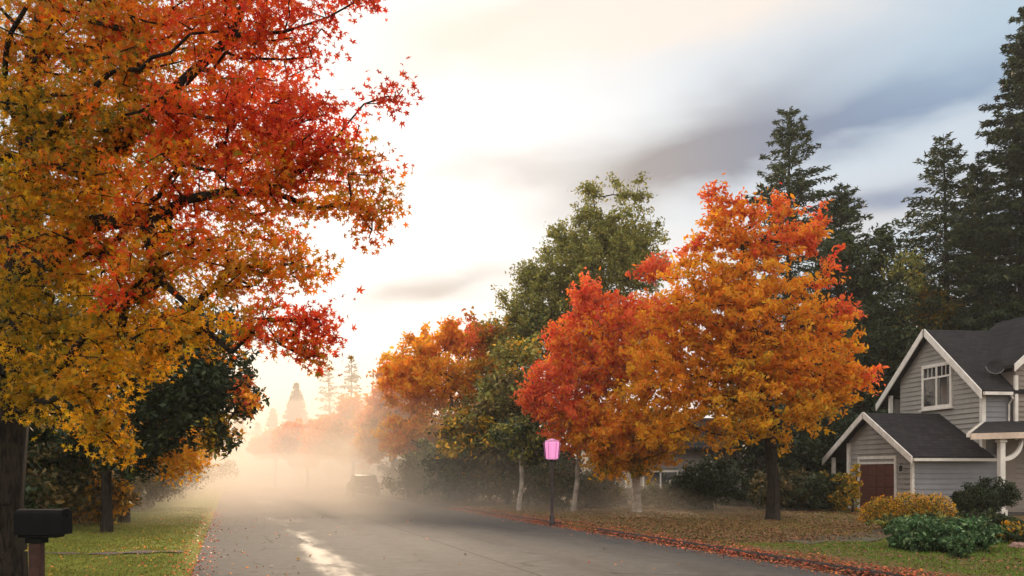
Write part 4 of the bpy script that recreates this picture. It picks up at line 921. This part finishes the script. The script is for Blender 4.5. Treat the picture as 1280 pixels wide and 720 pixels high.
MB().box((-.82, -2.32, .34), (.82, -2.20, .56)).build('bumper', PAINT, car, bevel=.03)
MB().box((-.22, -2.27, .62), (.22, -2.222, .74)).build('number_plate', solid('plate', (.4, .4, .38), .5, .1), car)

# ------------------------------------------------------------------ fallen leaves and grass (nobody could count them)
rng = np.random.default_rng(77)
def litter(name, label, n_, nrange, lrange, key, size, seed, dens=None, shape=STAR, zoff=.02, upv=1.6):
    rg = np.random.default_rng(seed); a = rg.uniform(*nrange, n_*3); l = rg.uniform(0, 1, n_*3)**1.7*(lrange[1]-lrange[0])+lrange[0]
    keep = rg.uniform(size=n_*3) < (dens(a, l) if dens else 1.0); a, l = a[keep][:n_], l[keep][:n_]
    onroad = (a > NLEFT-.1) & (a < NRIGHT)
    z_ = np.where(onroad, .05*(1-((a-(NLEFT+NRIGHT)/2)/5.2)**2)+.008, np.maximum(ground_h(a, l), 0)+zoff)
    kb = (a > NRIGHT) & (a < NRIGHT+.17); z_ = np.where(kb, .127, z_)
    gt = (a > NRIGHT-.12) & (a <= NRIGHT); z_ = np.where(gt, z_+rg.uniform(0, .07, len(a)), z_)
    p = np.stack([RN[0]*a+RD[0]*l, RN[1]*a+RD[1]*l, z_+rg.uniform(0, .02, len(a))], -1)
    o = leaves_mesh(name, p, size*rg.uniform(.6, 1.25, len(a)), pick(key, len(a), rg), shape, LITTER, None, rg, upv)
    tag(o, label, 'fallen leaves', kind='stuff'); return o
def pn(a, l, s=1.0): return .5+.5*np.sin(a*2.1*s+np.sin(l*.8*s)*2)*np.sin(l*1.1*s+np.sin(a*1.3*s))
litter('fallen_leaves', 'red and orange leaves lying along the left edge of the road', 3400, (-2.4, 1.2), (7, 42), 'rrcrl', .040, 901,
       lambda a, l: np.exp(-((a+.62)/.30)**2)*.9+.04*np.exp(-((a-.1)/.5)**2)*(l < 20)+.12*pn(a, l)*(a < -.5))
litter('fallen_leaves', 'rust and orange leaves carpeting the right lawn', 120000, (10.0, 24), (6, 52), 'lllbb', .036, 902,
       lambda a, l: (.25+.75*pn(a, l, .6))*np.where(l < 17, .12, 1)*np.exp(-np.maximum(a-14, 0)/9), shape=OVAL)
litter('fallen_leaves', 'bright red leaves heaped in the right gutter', 24000, (9.0, 10.5), (6, 40), 'rlll', .038, 903,
       lambda a, l: np.exp(-((a-9.80)/.16)**2)+.05*np.exp(-((a-9.5)/.4)**2)+.4*np.exp(-((a-10.25)/.15)**2))
litter('fallen_leaves', 'thin scatter of golden leaves on the left lawn', 5000, (-11, -.6), (9, 45), 'gbo', .04, 904, lambda a, l: .04+.5*pn(a, l, .7)*np.exp(-((l-22)/6)**2))
litter('fallen_leaves', 'few stray leaves on the wet road', 260, (-.4, 9.5), (8, 34), 'orb', .05, 905, lambda a, l: .1+.9*np.exp(-((a-.3)/1.2)**2)+.6*np.exp(-((a-9.4)/.6)**2))

def grass(name, label, n_, nrange, lrange, seed, dens=None, h=.05, cols=((.20, .205, .03), (.26, .23, .04), (.15, .165, .025))):
    rg = np.random.default_rng(seed); a = rg.uniform(*nrange, n_*2); l = rg.uniform(0, 1, n_*2)**1.5*(lrange[1]-lrange[0])+lrange[0]
    keep = rg.uniform(size=n_*2) < (dens(a, l) if dens else 1.0); a, l = a[keep][:n_], l[keep][:n_]; k = len(a)
    p = np.stack([RN[0]*a+RD[0]*l, RN[1]*a+RD[1]*l, ground_h(a, l)-.005], -1); t = rg.uniform(0, 6.28, k); wd = .006+.0003*l
    s_ = np.stack([np.cos(t), np.sin(t), np.zeros(k)], -1)*wd[:, None]; hh = h*rg.uniform(.5, 1.3, k)*(.75+.5*pn(a, l, .5))
    tip = p+np.stack([rg.normal(size=k)*.02, rg.normal(size=k)*.02, hh], -1)
    V = np.stack([p-s_, p+s_, tip], 1).reshape(-1, 3); cc = np.array(cols)[rg.integers(0, len(cols), k)]*rg.uniform(.7, 1.2, (k, 1))
    o = np_mesh(name, V, np.arange(3*k).reshape(-1, 3), NEEDLE, None, np.repeat(cc, 3, 0)); tag(o, label, 'grass', kind='stuff'); return o
grass('lawn_grass', 'short green grass of the left lawn', 150000, (-13, -.75), (7, 42), 911, lambda a, l: np.clip((-.75-a)/.3, .1, 1)*np.where(np.abs((l*math.cos(RA)+a*math.sin(RA))-17.35) < .26, .02, 1))
grass('lawn_grass', 'bright green grass patch below the glossy bush on the right', 60000, (10.4, 17.5), (6, 18), 912,
      lambda a, l: np.clip((a-10.5)/.8, .05, 1)*np.clip((17.2-l)/1.2, 0.1, 1), cols=((.15, .24, .025), (.20, .27, .03), (.10, .18, .02)))
grass('lawn_grass', 'thin grass poking through the leaves on the right lawn', 50000, (10.2, 24), (16, 42), 913, lambda a, l: .3+.7*pn(a, l, .6))

# ------------------------------------------------------------------ the air: thin haze everywhere, a bank of mist lying on the far road
def air(name, label, a, b, dens, col, g):
    m, n = new_mat(name+'_air')
    v = n.node('ShaderNodeVolumePrincipled', ins={'Color': (*col, 1), 'Density': dens, 'Anisotropy': g})
    n.l.new(v.outputs[0], n.node('ShaderNodeOutputMaterial').inputs['Volume'])
    o = MB().box(a, b).build(name, m); tag(o, label, 'haze', kind='stuff'); return o
HAZE = air('haze', 'thin warm haze filling the whole street', (-1500, -1500, -1.2), (1500, 1500, 34), .0004, (1.0, .96, .93), .2)
def mist_mat(name, dens, col=(1.0, .875, .75), g=.38):  # warm tint: the low sun's colour is put into the mist itself
    m, n = new_mat(name); v = n.node('ShaderNodeVolumePrincipled', ins={'Color': (*col, 1), 'Density': dens, 'Anisotropy': g})
    n.l.new(v.outputs[0], n.node('ShaderNodeOutputMaterial').inputs['Volume']); return m
def mist(name, label, mat, a0, a1, l0, l1, top, depth):
    """closed lumpy body of even density lying on the ground, tapering to nothing at its rim"""
    mb = MB(); grid = []; mx_, my_ = 30, 40
    for j in range(my_+1):
        for i in range(mx_+1):
            u, q_ = i/mx_, (j/my_)**1.6; a = a0+(a1-a0)*u; l = l0+(l1-l0)*q_
            grid.append((a, l, min(1, 9*min(u, 1-u))**.8*min(1, (l-l0)/25)*top(a, l)))
    vs = [tuple(road(a, l, .22+h)) for a, l, h in grid]+[tuple(road(a, l, -depth)) for a, l, h in grid]; k = (mx_+1)*(my_+1); w_ = mx_+1
    fs = [(j*w_+i, j*w_+i+1, (j+1)*w_+i+1, (j+1)*w_+i) for j in range(my_) for i in range(mx_)]
    fs += [(k+j*w_+i, k+(j+1)*w_+i, k+(j+1)*w_+i+1, k+j*w_+i+1) for j in range(my_) for i in range(mx_)]
    for i in range(mx_): fs += [(i, k+i, k+i+1, i+1), (my_*w_+i, my_*w_+i+1, k+my_*w_+i+1, k+my_*w_+i)]
    for j in range(my_): fs += [(j*w_, (j+1)*w_, k+(j+1)*w_, k+j*w_), (j*w_+mx_, k+j*w_+mx_, k+(j+1)*w_+mx_, (j+1)*w_+mx_)]
    mb.add(vs, fs); o = mb.build(name, mat); tag(o, label, 'mist', kind='stuff'); return o
def wav(a, l, k): return .7*math.sin(a*.25+l*.05+k)+.5*math.sin(l*.11+k*2)
mist('mist', 'thin upper veil of sunlit mist drifting between the trees along the far road', mist_mat('veil', .0045), -34, 28, 32, 400,
     lambda a, l: min(29, 5.0+.135*max(0, l-30)+wav(a, l, 0)), .8)
mist('mist', 'waist of the mist where the crowns of the far orange trees fade', mist_mat('veil_low', .0048), -34, 20, 22, 395,
     lambda a, l: 4.2+.085*max(0, l-32)+wav(a, l, 1), .83)
mist('mist', 'dense mist covering the lawns and trunks beyond the parked car', mist_mat('bank', .018), -28, 23, 28, 390,
     lambda a, l: 2.6+.042*max(0, l-36)+wav(a, l, 2), .86)
mist('mist', 'thickest mist lying right on the far road surface', mist_mat('bank_low', .017), -24, 21, 33, 380,
     lambda a, l: 1.6+.022*max(0, l-40)+wav(a, l, 3)*.6, .89)
mist('mist', 'mist clinging to the dark shrubs and trunks left of the street lamp', mist_mat('wisp', .021, (1.0, .88, .70)), 3.5, 18.5, 27, 60,  # this tint also carries the low sun's warmth in the colour
     lambda a, l: 6.6+wav(a, l, 4), .92)
